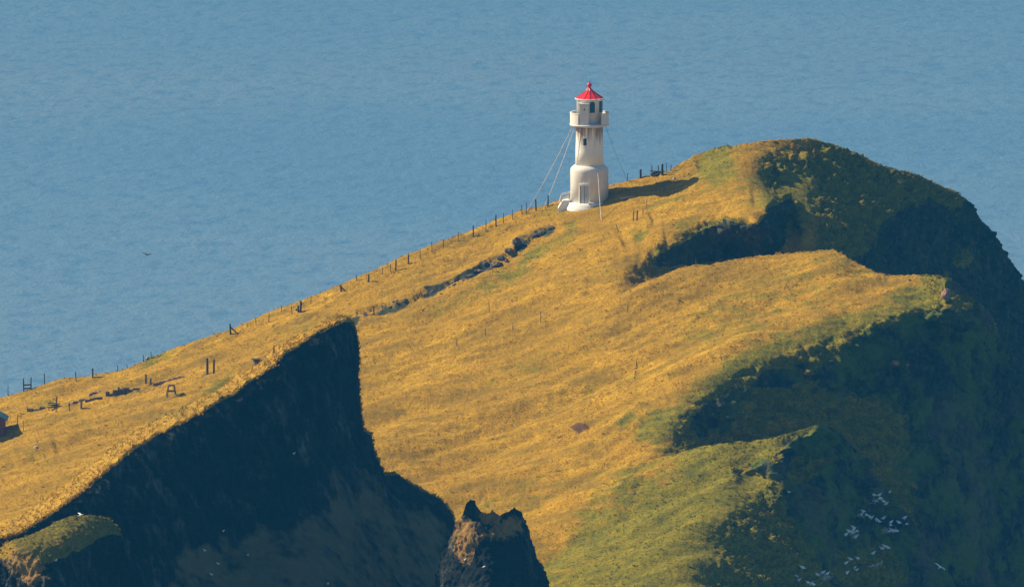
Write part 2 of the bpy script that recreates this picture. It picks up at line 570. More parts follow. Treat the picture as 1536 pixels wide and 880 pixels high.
def disp_turf(PX, PY, G, N, A):
    hard = np.clip(A['rock'], 0, 1)
    G = G.copy()
    # terrace scarp along the gully, and small erosion steps
    sd, al = polydist(PX, PY, GULLY)
    wob = fbm(G * 0.22, 3) * 9
    hgt = (0.22 + 0.5 * sstep(0.4, 0.8, al)) * sstep(0, .08, al) * (1 - sstep(.95, 1.0, al) * .7)
    up = np.where(sd + wob < 0, np.exp((sd + wob) / 30.0), 0) * sstep(4, -4, sd + wob)
    G[..., 2] += hgt * up
    for path, h in STEPS:
        sd, al = polydist(PX, PY, path)
        w2 = sd + fbm(G * 0.35 + 3, 3) * 7
        ends = sstep(0, .12, al) * sstep(1, .88, al)
        ok = np.exp(-(np.maximum(np.abs(sd) - 1, 0) / 26.0) ** 2)
        G[..., 2] += .45 * h * ends * sstep(4, -4, w2) * ok
    far = np.hypot(PX - 884, PY - 314)
    calm = sstep(20, 60, far)
    st = G * np.array([0.35, 1.0, 1.0])
    amp = (0.35 * fbm(st * 0.16, 3) + 0.14 * fbm(st * 0.6 + 5, 3)) * calm + 0.07 * fbm(G * 2.2, 3)
    ca_, sa_ = math.cos(rad(29)), math.sin(rad(29))
    fold = np.stack([(G[..., 0] * ca_ + G[..., 1] * sa_) * .022, (-G[..., 0] * sa_ + G[..., 1] * ca_) * .085, np.zeros(PX.shape)], -1)
    amp = amp + (2.0 * fbm(fold + 5, 2) + .75 * fbm(fold * 2.7 + 9, 3)) * sstep(50, 170, far) * (1 - sstep(1000, 1110, PX) * sstep(430, 370, PY)) * (.35 + .65 * A['front'])
    crag = 0.9 * fbm(G * 0.22 + 40, 3) + 0.75 * fbm(G * np.array([.75, .75, 0.9]) + 70, 3) + 0.22 * fbm(G * 2.4, 2)
    edge = sstep(0.93, 0.72, N[..., 2])
    edge = edge * A['front']
    hard = hard * A['front']
    tuss = np.abs(perlin(G * .45 + 31)) + .6 * np.abs(perlin(G * 1.2 + 55)) + .3 * np.abs(perlin(G * 2.6 + 15)) - .5
    tuss = tuss * (1 + .9 * sstep(1080, 1120, PX) * sstep(420, 340, PY))
    amp = amp + .16 * (np.abs(perlin(G * np.array([.7, 1.1, 1.1]) + 21)) + .6 * np.abs(perlin(G * 1.9 + 13)) - .4) * calm
    amp = amp * (1 - 0.6 * hard) + crag * np.clip(.25 * edge + .55 * hard, 0, 1) + (.95 * tuss + .5 * fbm(G * 1.6 + 91, 3)) * np.clip(edge, 0, 1) * (1 - .25 * hard)
    out = G + N * amp[..., None]
    below = np.zeros(PX.shape)
    for path in (E2, E3):
        sd_, al_ = polydist(PX, PY, path)
        below = np.maximum(below, sstep(-12, 15, sd_) * sstep(230, 60, sd_))
    below = np.maximum(below, .6 * sstep(1080, 1130, PX) * sstep(430, 330, PY))
    u = (G[..., 2] + 3.5 * fbm(G * .12 + 8, 3) + .8 * fbm(G * .6, 2)) / 1.9
    saw = 1 - (u - np.floor(u))
    patch = sstep(-.12, .22, fbm(G * np.array([.16, .16, .3]) + 60, 3))
    led = saw * patch * below * A['front'] * sstep(.75, .5, N[..., 2]) * 1.15
    hor = N * np.array([1, 1, 0.0])
    hor /= np.linalg.norm(hor, axis=-1)[..., None] + 1e-6
    return out + hor * led[..., None]


def back_simple(rows):
    def f(c, d0):
        out = []
        for dx, dd, dz in rows:
            p = P(c[:, 0] + dx, c[:, 1], d0 + dd)
            p[:, 2] = np.maximum(P(c[:, 0], c[:, 1], d0)[:, 2] - dz, -4) if dz is not None else -4
            out.append(p)
        return np.stack(out, 1)
    return f


SKY = [(-400, 690), (-150, 628), (0, 592), (60, 575), (130, 564), (180, 552), (215, 538), (270, 519), (340, 498), (400, 471), (450, 454), (520, 426), (560, 409),
       (600, 392), (640, 378), (680, 362), (720, 345), (780, 321), (830, 304), (870, 291), (915, 277), (945, 269), (970, 262), (1000, 256), (1020, 244), (1040, 233), (1060, 226), (1090, 220), (1110, 215),
       (1130, 213), (1160, 209), (1190, 208), (1215, 208), (1235, 212), (1250, 217), (1275, 226), (1300, 236), (1330, 249), (1350, 257), (1375, 262), (1400, 274), (1425, 284), (1450, 298),
       (1463, 312), (1475, 332), (1485, 343), (1497, 364), (1508, 380), (1520, 400), (1530, 418), (1545, 440), (1560, 470), (1600, 560), (1660, 700)]
S_abs = [(1190, 208, 926), (1250, 217, 932), (1300, 236, 937), (1350, 257, 945), (1400, 275, 957), (1450, 298, 966), (1490, 352, 972), (1536, 430, 980), (1600, 560, 990), (1660, 700, 1000),
         (1150, 235, 919.5), (1150, 262, 915.5), (1165, 287, 913), (1200, 240, 922), (1200, 300, 912.5), (1200, 335, 907), (1200, 370, 903), (1180, 325, 910.5), (1190, 345, 908), (1250, 260, 924.5), (1250, 300, 918), (1250, 335, 912), (1250, 370, 906.5),
         (1300, 300, 924), (1300, 335, 918.5), (1300, 390, 912), (1350, 320, 930), (1350, 380, 924), (1400, 340, 946), (1400, 400, 941), (1450, 400, 952), (1500, 450, 962),
         (1100, 372, 904), (1150, 385, 904), (1060, 375, 902), (1050, 400, 901), (1000, 408, 897), (970, 418, 895), (1010, 365, 899), (1030, 352, 901),
         (1250, 480, 890), (1400, 520, 925), (1500, 700, 940), (1600, 700, 965), (1600, 900, 940)]
S_res = [(x, y, 0) for x, y in [(-300, 700), (-300, 900), (0, 600), (0, 760), (0, 900), (200, 545), (200, 700), (200, 900), (400, 475), (400, 600), (400, 800), (600, 395), (600, 520), (600, 650), (600, 800), (600, 900),
                                (780, 325), (780, 420), (780, 560), (780, 700), (780, 880), (880, 295), (880, 330), (880, 400), (880, 480), (880, 600), (880, 760), (880, 900),
                                (930, 300), (930, 350), (920, 430), (960, 275), (960, 320), (950, 380), (940, 402), (1000, 260), (1000, 300), (1005, 335), (985, 372), (1050, 250), (1050, 300), (1040, 330),
                                (1090, 230), (1090, 270), (1090, 310), (1130, 305), (1140, 320), (1020, 331), (1060, 328), (1100, 337), (1140, 338), (1160, 306), (1150, 300), (1110, 255)]]
S_res += [(960, 500, .3), (960, 650, .3), (960, 880, .3), (1000, 800, .5), (1060, 500, 1.5), (1060, 650, 1.5), (1060, 880, 1.5), (1160, 520, 3), (1200, 700, 4), (1200, 900, 4), (1350, 850, 20)]
S_res += [(x, y, v - float(base_depth(x, y))) for x, y, v in S_abs]
fS0 = tps(S_res)


def fS(x, y):
    wgt = sstep(900, 960, x) * sstep(425, 470, y)
    hid = fK(x, y) + .3 + 1.2 * sstep(940, 1030, x)
    return np.maximum(fS0(x, y), hid * wgt - (1 - wgt) * 12)


KC = [(770, 570), (860, 497), (900, 462), (930, 444), (965, 425), (985, 418), (1000, 412), (1022, 404), (1040, 399), (1060, 400), (1100, 390), (1140, 384), (1170, 380), (1195, 378), (1215, 376), (1250, 376),
      (1265, 384), (1280, 392), (1300, 403), (1318, 411), (1330, 416), (1345, 414), (1370, 412), (1400, 412), (1425, 414), (1440, 423), (1452, 436), (1470, 452), (1485, 470), (1497, 500), (1510, 545), (1530, 620), (1560, 720), (1600, 900)]


def kb(x, y):
    return float(base_depth(x, y)) + .03 * max(0, x - 1000)


K_abs = [(1425, 414, 872), (1452, 436, 876), (1485, 470, 881), (1510, 545, 882), (1560, 720, 886), (1600, 900, 888),
         (1400, 600, 867), (1300, 600, 862), (1200, 620, 856), (1100, 640, 851), (1060, 655, 848.5), (1150, 578, 857), (1060, 620, 850), (1150, 630, 853.5), (1450, 600, 871), (1500, 700, 878), (1536, 880, 880), (1400, 800, 856), (1300, 750, 851), (1250, 680, 854),
         (1450, 900, 860), (1200, 800, 842), (1020, 790, 826), (1400, 500, 869.5), (1300, 525, 864.5), (1200, 552, 859.5), (1440, 470, 868), (1425, 450, 868.5), (1100, 598, 853.3)]
K_res = [(780, 560, 6), (860, 500, .7), (900, 470, .2), (930, 445, -.3), (860, 600, .5), (860, 800, .6), (930, 500, -.5), (940, 620, -.5), (940, 760, -.3), (980, 430, -.6), (980, 500, -.6), (980, 600, -.5), (980, 660, -.2), (985, 690, .3), (900, 700, .2), (980, 730, 1), (970, 800, 1.8), (900, 850, 1.4), (940, 880, 1.8)]
K_res += [(x, y, kb(x, y) - float(base_depth(x, y)) - .8 + e) for x, y, e in
          [(1040, 400, 0), (1100, 390, 0), (1170, 380, 0), (1250, 377, 0), (1250, 400, -2), (1330, 417, 1), (1330, 435, 0), (1200, 430, -1), (1100, 450, -1), (1050, 520, -1), (1150, 500, -1.5), (1250, 460, -.5),
           (1300, 450, 0), (1380, 425, 0), (1020, 620, 0), (1100, 568, 0), (1150, 545, 0), (1200, 522, 0), (1240, 500, 0), (1300, 481, 0), (1350, 460, 0), (1400, 445, 0), (1060, 595, 0), (1050, 570, -1)]]
K_abs = [(x, y, v - 0.6 * (x < 1440 and y > 465)) for x, y, v in K_abs]
K_res += [(x, y, v - float(base_depth(x, y))) for x, y, v in K_abs]
fK = tps(K_res)


def seam(x, y):
    q = np.stack([x / 60.0, y / 35.0, np.zeros_like(x)], -1)
    return .45 * fbm(q, 3) * sstep(1010, 930, x)

sheets = []
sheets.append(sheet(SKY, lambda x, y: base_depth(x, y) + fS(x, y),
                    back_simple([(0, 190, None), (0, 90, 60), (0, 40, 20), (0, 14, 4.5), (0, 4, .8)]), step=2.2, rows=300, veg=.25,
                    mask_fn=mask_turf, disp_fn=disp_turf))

sheets.append(sheet(KC, lambda x, y: base_depth(x, y) + fK(x, y) + seam(x, y),
                    back_simple([(0, 45, 90), (0, 22, 30), (0, 9, 7), (0, 3, .9)]), jag=3.0, step=2.2, rows=260,
                    mask_fn=mask_turf, disp_fn=disp_turf))

MC = [(690, 850), (740, 815), (800, 775), (860, 742), (900, 722), (940, 704), (985, 688), (1020, 679), (1050, 672), (1090, 664), (1130, 656), (1170, 647), (1200, 640), (1222, 636), (1240, 637), (1255, 643),
      (1268, 653), (1283, 668), (1300, 690), (1325, 722), (1350, 755), (1380, 792), (1410, 835), (1440, 890), (1470, 950)]
M_abs = [(1040, 762, 815.5), (1100, 760, 816.5), (1130, 700, 826.5), (1130, 740, 820.5), (1200, 675, 830.5), (1200, 710, 826), (1250, 665, 834.5), (1250, 690, 832), (1150, 762, 819.5), (1200, 780, 822), (1250, 725, 830.5), (1300, 800, 837),
         (1283, 668, 840.5), (1325, 722, 844), (1380, 790, 848), (1450, 900, 852), (1100, 800, 812), (1100, 880, 802), (1050, 880, 797.5), (1200, 880, 812), (1350, 900, 834)]
M_res = [(690, 850, 1.5), (780, 790, .8), (860, 745, .5), (900, 725, .3), (780, 880, .8), (840, 860, .1), (900, 800, .0), (850, 900, 0), (940, 715, -.3), (985, 690, -.9), (1050, 674, -1.6), (1130, 658, -2), (1130, 668, -2), (1200, 642, -1), (1200, 655, -1), (1235, 637, 0),
         (1000, 720, -.9), (1050, 705, -1.5), (1100, 695, -1.5), (950, 780, -.4), (1000, 770, -.6), (930, 860, -.3), (980, 840, -.4), (1160, 690, -1)]
M_res += [(x, y, v - float(base_depth(x, y))) for x, y, v in M_abs]
fM = tps(M_res)
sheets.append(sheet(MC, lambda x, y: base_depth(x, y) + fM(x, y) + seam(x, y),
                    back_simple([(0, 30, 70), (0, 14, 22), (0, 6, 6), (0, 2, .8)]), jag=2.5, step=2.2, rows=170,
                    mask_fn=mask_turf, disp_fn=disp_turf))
V, F, A = merge(sheets)
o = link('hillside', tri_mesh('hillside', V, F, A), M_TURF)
o['kind'] = 'structure'
o['label'] = 'golden grass headland rising to a dark shaded summit and sea cliffs'

# ------------------------------------------------------------------ the rock fin in front
FC = [(-160, 880), (-60, 838), (0, 806), (40, 791), (62, 776), (90, 757), (120, 736), (150, 711), (170, 695), (200, 672), (240, 646), (290, 622), (330, 597), (352, 588), (370, 571), (410, 546), (425, 529), (440, 521),
      (470, 499), (490, 490), (505, 481), (517, 477), (526, 478), (532, 492), (536, 515), (537.5, 555), (539, 590), (541, 620), (546, 645), (557, 652), (560, 668), (566, 690), (575, 712), (600, 718),
      (622, 730), (646, 744), (668, 757), (680, 776), (686, 799), (706, 826), (718, 866), (740, 930)]


def fin_crest(x):
    return 727 + .102 * x


def fin_talus(x, y):
    return 778 - .09 * ((y - 660) - 1.2 * (x - 545))


F_pts = [(x, y, fin_crest(x)) for x, y in [(-160, 880), (0, 806), (90, 757), (200, 672), (290, 622), (370, 571), (470, 499), (517, 478)]]
F_pts += [(x, y, fin_crest(x) - .05 * (y - cy)) for x, y, cy in [(100, 800, 750), (220, 818, 660), (300, 792, 615), (400, 757, 552), (480, 712, 495), (300, 700, 615), (400, 650, 552), (480, 600, 495), (150, 770, 711), (0, 880, 806), (-160, 960, 880), (0, 960, 806), (120, 900, 736)]]
F_pts += [(537, 555, 780), (541, 620, 779), (560, 668, 777.5), (545, 670, 776)]
F_pts += [(x, y, fin_talus(x, y) + e) for x, y, e in [(575, 712, 0), (640, 746, 0), (690, 822, 0), (700, 860, 0), (715, 930, 0), (500, 780, 0), (600, 800, 0), (450, 840, 0), (450, 900, 0), (600, 900, 0), (600, 940, 0)]]
F_pts += [(340, 860, 748), (320, 930, 742), (270, 875, 742), (220, 900, 737), (200, 860, 737), (380, 900, 746)]
fF = tps(F_pts)


def back_fin(c, d0):
    left = sstep(535, 515, c[:, 0])[:, None]
    p0 = P(c[:, 0], c[:, 1], d0)
    rows = []
    for (dx, dy, dd), (rx, rdd, rz) in [((-20, 330, 130), (-90, 40, 40)), ((-30, 150, 90), (-60, 24, 18)), ((-34, 40, 44), (-30, 14, 5)), ((-26, -8, 15), (-8, 7, 1.0)), ((-10, -7, 6), (-1, 2, 0.05))]:
        th = .22 + .78 * sstep(520, 250, c[:, 0])
        a = P(c[:, 0] + dx * (.4 + .6 * th), c[:, 1] + dy * (1 if dy > 0 else .4 + .6 * th), d0 + dd * th)
        b = p0 + np.stack([np.full(len(c), rx / 15.0), np.full(len(c), float(rdd)), np.full(len(c), -float(rz))], -1)
        rows.append(a * left + b * (1 - left))
    return np.stack(rows, 1)


def mask_fin(PX, PY, G, N):
    cy = np.interp(PX[:, 0], [p[0] for p in FC], [p[1] for p in FC])[:, None]
    below = PY - cy
    nb = 40
    rock = np.maximum(sstep(2, 8, below + 4 * fbm(G * .5, 3)), sstep(528, 540, PX))
    rock[:, :nb] = 0.0
    foot = np.interp(PX, [-160, 100, 220, 300, 400, 480, 545, 575, 640, 700, 745], [900, 835, 825, 797, 760, 712, 668, 690, 722, 800, 900])
    e = sstep(-20, 70, PY - foot + 70 * fbm(G * .16, 4)) * sstep(120, 240, PX) * (.62 + .5 * fbm(G * .3 + 7, 4))
    e[:, :nb] = 0
    green = np.zeros(PX.shape) + .38 + .5 * fbm(G * .12, 3)
    return {'green': green, 'rock': rock, 'earth': e}


def disp_fin(PX, PY, G, N, A):
    cy = PY[:, 40:41]
    r = np.clip(A['rock'], 0, 1) * (1 - np.clip(A['earth'] * 1.3, 0, 1)) * sstep(0, 22, PY - cy) * sstep(0, 14, 540 + 200 * (PY > 640) - PX)
    q = G * np.array([1, 1, .28])
    colm = 1.0 * fbm(q * .28 + 3, 3) + 0.55 * fbm(q * .9, 3, ridge=True) + .2 * fbm(G * 2.0, 3)
    soft = .5 * fbm(G * .25, 3) + .35 * fbm(G * .8, 3) + .1 * fbm(G * 2.5, 2)
    fw = A['front']
    out = G + N * ((colm * r + soft * (1 - r) * .55) * fw)[..., None]
    out[..., 2] += (1 - fw) * (.5 * fbm(G * .25, 3) + .25 * fbm(G * 1.1, 3) + .10 * np.abs(perlin(G * 2)))
    return out


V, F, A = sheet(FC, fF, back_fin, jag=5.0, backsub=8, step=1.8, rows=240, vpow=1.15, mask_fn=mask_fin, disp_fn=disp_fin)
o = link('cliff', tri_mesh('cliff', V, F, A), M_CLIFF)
o['kind'] = 'structure'
o['label'] = 'dark pointed basalt cliff in front of the golden slope, grass along its top edge'

# ------------------------------------------------------------------ pinnacle and small stack (things of their own)
NC = [(640, 990), (648, 905), (661, 842), (677, 806), (686, 797), (690, 784), (696, 770), (698, 756), (701, 749), (706, 746), (711, 748), (714, 760), (719, 768), (727, 774), (733, 770), (737, 763), (742, 766), (748, 774), (756, 769),
      (763, 766), (767, 760), (770, 758), (774, 764), (780, 768), (784, 786), (792, 802), (797, 822), (801, 838), (812, 850), (817, 866), (822, 890), (835, 990)]
N_pts = [(660, 905, 790), (680, 806, 789), (690, 784, 788), (706, 746, 787), (727, 774, 789), (748, 774, 790), (770, 758, 791), (784, 786, 794), (801, 838, 796), (822, 890, 796), (835, 990, 794), (640, 990, 788),
         (695, 850, 785.5), (700, 800, 786), (715, 840, 784.8), (735, 800, 786.5), (735, 850, 784), (760, 800, 788), (770, 850, 787), (740, 900, 781), (790, 900, 790), (740, 990, 776), (735, 785, 788.2), (690, 930, 783)]
N_pts = [(x, y, d - 38) for x, y, d in N_pts]
fN = tps(N_pts)


def mask_pin(PX, PY, G, N):
    rock = np.ones(PX.shape)
    earth = blobs(PX, PY, [(700, 810, 22, 40, .8, 0), (735, 778, 22, 16, .95, 0), (758, 792, 32, 18, .85, 25), (720, 800, 18, 20, .6, 0)]) * sstep(12, 22, PY - 742 + 10 * (PX > 720))  # orange rock tone; the upper right patches also paint in sunlight missing there
    green = np.full(PX.shape, .7)
    rock = rock - blobs(PX, PY, [(692, 806, 14, 10, .7, 0)])
    return {'green': green, 'rock': rock, 'earth': earth * 0, 'ochre': earth}


def disp_pin(PX, PY, G, N, A):
    q = G * np.array([1, 1, .5])
    crag = .55 * fbm(q * .45 + 8, 3) + .42 * fbm(q * 1.3, 3, ridge=True) + .14 * fbm(G * 3, 3)
    return G + N * crag[..., None]


def back_rock(sx):
    def f(c, d0):
        p0 = P(c[:, 0], c[:, 1], d0)
        cx = float(np.mean(p0[:, 0]))
        rows = []
        for k, dd, dz in [(.6, 16, 60), (.8, 11, 16), (.92, 6, 3.0), (.98, 2.5, .4)]:
            q = p0.copy()
            q[:, 0] = cx + (p0[:, 0] - cx) * k
            q[:, 1] += dd * sx
            q[:, 2] -= dz
            rows.append(q)
        return np.stack(rows, 1)
    return f


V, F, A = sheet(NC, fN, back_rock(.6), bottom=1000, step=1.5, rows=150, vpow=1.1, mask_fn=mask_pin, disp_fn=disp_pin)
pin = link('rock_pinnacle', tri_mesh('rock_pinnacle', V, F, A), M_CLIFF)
pin['category'] = 'rock'
pin['label'] = 'jagged rock pinnacle with two spiky tips below the golden slope'

TC = [(-170, 960), (-90, 880), (-40, 845), (0, 824), (8, 816), (20, 810), (36, 806), (60, 796), (85, 782), (105, 775), (122, 773), (140, 774), (158, 777), (168, 783), (176, 791), (184, 803), (193, 815), (202, 836), (207, 860), (210, 890), (216, 980)]
T_pts = [(-170, 960, 748), (-40, 845, 752), (0, 824, 753), (60, 796, 757), (122, 773, 763), (158, 777, 765), (184, 803, 767), (207, 860, 769), (216, 980, 768),
         (20, 822, 751), (60, 812, 753), (100, 800, 757), (135, 790, 761), (50, 850, 750), (85, 830, 753), (80, 880, 749), (130, 830, 759), (120, 870, 756), (170, 850, 763), (170, 900, 761), (110, 940, 752), (0, 860, 751.5), (0, 900, 751), (30, 880, 750.5), (-60, 900, 750)]
T_pts = [(x, y, d - 50) for x, y, d in T_pts]
fT = tps(T_pts)


def mask_stk(PX, PY, G, N):
    top = np.interp(PX, [-170, 0, 20, 50, 75, 108, 135, 160, 180], [960, 836, 838, 840, 846, 828, 815, 800, 802])
    rock = sstep(-5, 6, PY - top + 6 * fbm(G * .5, 3))
    cy = np.interp(PX, [p[0] for p in TC], [p[1] for p in TC])
    green = sstep(-10, 60, PX) * .65 + .35
    earth = blobs(PX, PY, [(40, 850, 45, 30, .75, -35), (90, 815, 26, 12, .55, 0)])
    return {'green': green, 'rock': rock, 'earth': earth * 0, 'ochre': earth}


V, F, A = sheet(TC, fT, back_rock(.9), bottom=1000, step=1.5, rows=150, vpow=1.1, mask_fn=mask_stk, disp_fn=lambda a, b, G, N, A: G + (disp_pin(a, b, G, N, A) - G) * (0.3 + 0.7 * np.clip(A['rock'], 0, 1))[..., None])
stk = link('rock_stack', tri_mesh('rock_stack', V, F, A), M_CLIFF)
stk['category'] = 'rock'
stk['label'] = 'grass capped rock stack at the foot of the dark cliff'

# ------------------------------------------------------------------ grass tufts (uncountable)
def tuft_mat():
    m, t, b = new_mat('grass_blades')
    b.inputs['Roughness'].default_value = .9
    b.inputs['Specular IOR Level'].default_value = .1
    n = noise(t, .9, 5, stretch=(.45, 1, 1.2))
    gold = ramp(t, n, [(.3, GOLD_B), (.5, GOLD_A), (.72, GOLD_C)])
    green = mix(t, ramp(t, n, [(.35, (0, 0, 0)), (.65, (1, 1, 1))]), GREEN_B, GREEN_A)
    gn = math_(t, 'ADD', attr(t, 'green'), math_(t, 'MULTIPLY', math_(t, 'SUBTRACT', noise(t, .55, 5), .5), 1.1))
    col = mix(t, ramp(t, gn, [(.36, (0, 0, 0)), (.68, (1, 1, 1))]), gold, green)
    t.links.new(col, b.inputs['Base Color'])
    tr = t.nodes.new('ShaderNodeBsdfTranslucent')
    t.links.new(col, tr.inputs[0])
    mx = t.nodes.new('ShaderNodeMixShader')
    mx.inputs[0].default_value = .5
    t.links.new(b.outputs[0], mx.inputs[1])
    t.links.new(tr.outputs[0], mx.inputs[2])
    t.links.new(mx.outputs[0], t.nodes['Material Output'].inputs[0])
    return m


rs = np.random.RandomState(3)
PV, PG, PF = [], [], []
off = 0
for (Vt, gr, wt), count in zip(TUFT, (15000, 10000, 8000, 7000, 0, 900)):
    if not count or wt.sum() <= 0:
        continue
    ii = rs.choice(len(Vt), count, p=wt / wt.sum())
    base = Vt[ii] + rs.normal(size=(count, 3)) * np.array([.08, .08, 0])
    hgt = rs.uniform(.05, .15, count) * (1 + .7 * (perlin(base * .5) > .1))
    for k in range(4):
        ang = rs.uniform(0, 2 * np.pi, count)
        dx = np.stack([np.cos(ang), np.sin(ang), np.zeros(count)], -1)
        px_ = np.stack([-np.sin(ang), np.cos(ang), np.zeros(count)], -1)
        wd = rs.uniform(.04, .09, count)[:, None]
        a_ = base + px_ * wd + dx * .03 - np.array([0, 0, .06])
        b_ = base - px_ * wd + dx * .03 - np.array([0, 0, .06])
        c_ = base + dx * (hgt * rs.uniform(.6, 1.6, count))[:, None] + np.array([0, 0, 1]) * hgt[:, None] + np.array([.05, 0, 0])
        PV.append(np.stack([a_, b_, c_], 1).reshape(-1, 3))
        PF.append(np.arange(count * 3).reshape(-1, 3) + off)
        PG.append(np.repeat(gr[ii], 3))
        off += count * 3
o = link('grass', tri_mesh('grass', np.concatenate(PV), np.concatenate(PF), {'green': np.concatenate(PG)}, smooth=False), tuft_mat())
o['kind'] = 'stuff'
o['label'] = 'rough golden and green grass tufts over the headland slopes'

#OBJECTS
# ------------------------------------------------------------------ dropping things onto the ground
_tv, _tf, _off = [], [], 0
for v, f in TERRAIN:
    _tv.append(v)
    _tf.append(f + _off)
    _off += len(v)
_tv = np.concatenate(_tv)
_tf = np.concatenate(_tf)
BVH = BVHTree.FromPolygons(_tv.tolist(), _tf.tolist())
EYE = Vector((0, 0, CAM_H))


def hit(px, py):
    """ground point seen at a photo pixel (steps down a little when the pixel just clears the skyline)"""
    for k in range(14):
        tgt = Vector(P(px, py + k, 900.0))
        loc, nrm, i, dist = BVH.ray_cast(EYE, (tgt - EYE).normalized())
        if loc is not None:
            return loc
    return Vector(P(px, py, 900.0))


def ground(x, y):
    loc, n, i, d = BVH.ray_cast(Vector((x, y, 400)), Vector((0, 0, -1)))
    return loc.z if loc is not None else 0.0


def tag(o, label, cat, group=None):
    o['label'] = label
    o['category'] = cat
    if group:
        o['group'] = group
    return o


def empty(name, loc, rz=0.0):
    o = bpy.data.objects.new(name, None)
    COL.objects.link(o)
    o.location = loc
    o.rotation_euler = (0, 0, rz)
    o.empty_display_size = 0.3
    return o


def bm_obj(name, bm, mat, parent=None, smooth=False):
    me = bpy.data.meshes.new(name)
    bmesh.ops.recalc_face_normals(bm, faces=bm.faces)
    bm.to_mesh(me)
    bm.free()
    if smooth:
        me.polygons.foreach_set('use_smooth', [True] * len(me.polygons))
    return link(name, me, mat, parent)


def lathe(bm, prof, n=48, a0=0.0, a1=2 * math.pi, cx=0, cy=0):
    full = abs(a1 - a0 - 2 * math.pi) < 1e-6
    m = n if full else n + 1
    rings = []
    for r, z in prof:
        rings.append([bm.verts.new((cx + r * math.sin(a0 + (a1 - a0) * k / n), cy - r * math.cos(a0 + (a1 - a0) * k / n), z)) for k in range(m)])
    for a, b in zip(rings[:-1], rings[1:]):
        for k in range(n):
            k2 = (k + 1) % m
            bm.faces.new((a[k], a[k2], b[k2], b[k]))
    return rings


def capped(bm, prof, n=48, **kw):
    r = lathe(bm, prof, n, **kw)
    bm.faces.new(r[0][::-1])
    bm.faces.new(r[-1])


def tube(bm, a, b, r0, r1=None, n=8):
    a, b = Vector(a), Vector(b)
    r1 = r0 if r1 is None else r1
    ax = (b - a).normalized()
    u = ax.orthogonal().normalized()
    v = ax.cross(u)
    A = [bm.verts.new(a + (u * math.cos(2 * math.pi * k / n) + v * math.sin(2 * math.pi * k / n)) * r0) for k in range(n)]
    B = [bm.verts.new(b + (u * math.cos(2 * math.pi * k / n) + v * math.sin(2 * math.pi * k / n)) * r1) for k in range(n)]
    for k in range(n):
        bm.faces.new((A[k], A[(k + 1) % n], B[(k + 1) % n], B[k]))
    bm.faces.new(A[::-1])
    bm.faces.new(B)


def box(bm, c, size, rz=0.0, ry=0.0, bev=0.0, taper=1.0):
    g = bmesh.ops.create_cube(bm, size=1)
    M = Matrix.Translation(Vector(c)) @ Matrix.Rotation(rz, 4, 'Z') @ Matrix.Rotation(ry, 4, 'Y')
    for v in g['verts']:
        q = Vector((v.co.x * size[0], v.co.y * size[1], v.co.z * size[2]))
        if v.co.z > 0:
            q.x *= taper
            q.y *= taper
        v.co = M @ q
    if bev:
        es = list({e for v in g['verts'] for e in v.link_edges})
        bmesh.ops.bevel(bm, geom=es, offset=bev, segments=2, affect='EDGES')


M_WOOD = flat_mat('weathered_wood', (0.06, 0.045, 0.032), (0.028, 0.022, 0.018), 6, .9, (1, 1, .2))
M_WOODG = flat_mat('grey_wood', (0.16, 0.12, 0.085), (0.08, 0.06, 0.045), 6, .9, (1, 1, .2))
M_WIRE = flat_mat('stay_wire', (0.75, 0.70, 0.62), (0.6, 0.5, 0.42), 2, .5)
M_WIRED = flat_mat('dull_wire', (0.20, 0.22, 0.24), None, 2, .6)
M_RED = flat_mat('red_paint', (0.86, 0.010, 0.014), (0.70, 0.008, 0.011), 1.2, .38)
M_GLASS, _t, _b = new_mat('lantern_glass')
_b.inputs['Base Color'].default_value = (0.012, 0.055, 0.06, 1)
_b.inputs['Roughness'].default_value = 0.12
M_DARK = flat_mat('dark_opening', (0.02, 0.03, 0.04), None, 3, .6)
M_DOOR = flat_mat('grey_door', (0.70, 0.67, 0.59), (0.58, 0.55, 0.47), 2, .7, (1, 1, .3))
M_STONE = flat_mat('field_stone', (0.34, 0.21, 0.13), (0.17, 0.105, 0.07), 2.5, .95)
M_STONE_D = flat_mat('dark_stone', (0.07, 0.058, 0.045), (0.15, 0.115, 0.08), 2.5, .95)
M_REDROCK = flat_mat('reddish_rock', (0.34, 0.19, 0.14), (0.22, 0.12, 0.085), 1.5, .95)
M_ORANGE = flat_mat('orange_lichen_rock', (0.42, 0.20, 0.06), (0.28, 0.14, 0.05), 2, .95)
M_BIRD = flat_mat('white_plumage', (0.90, 0.88, 0.84), (0.82, 0.80, 0.78), 9, .8)
M_BIRDD = flat_mat('dark_plumage', (0.03, 0.04, 0.05), None, 9, .8)
M_TEAL = flat_mat('teal_roof', (0.02, 0.10, 0.115), (0.015, 0.075, 0.09), 2, .6)
M_MAROON = flat_mat('maroon_boards', (0.16, 0.045, 0.055), (0.10, 0.03, 0.04), 4, .8, (3, 3, .2))
M_PALE = flat_mat('pale_stone', (0.62, 0.50, 0.40), (0.45, 0.35, 0.27), 2, .9)


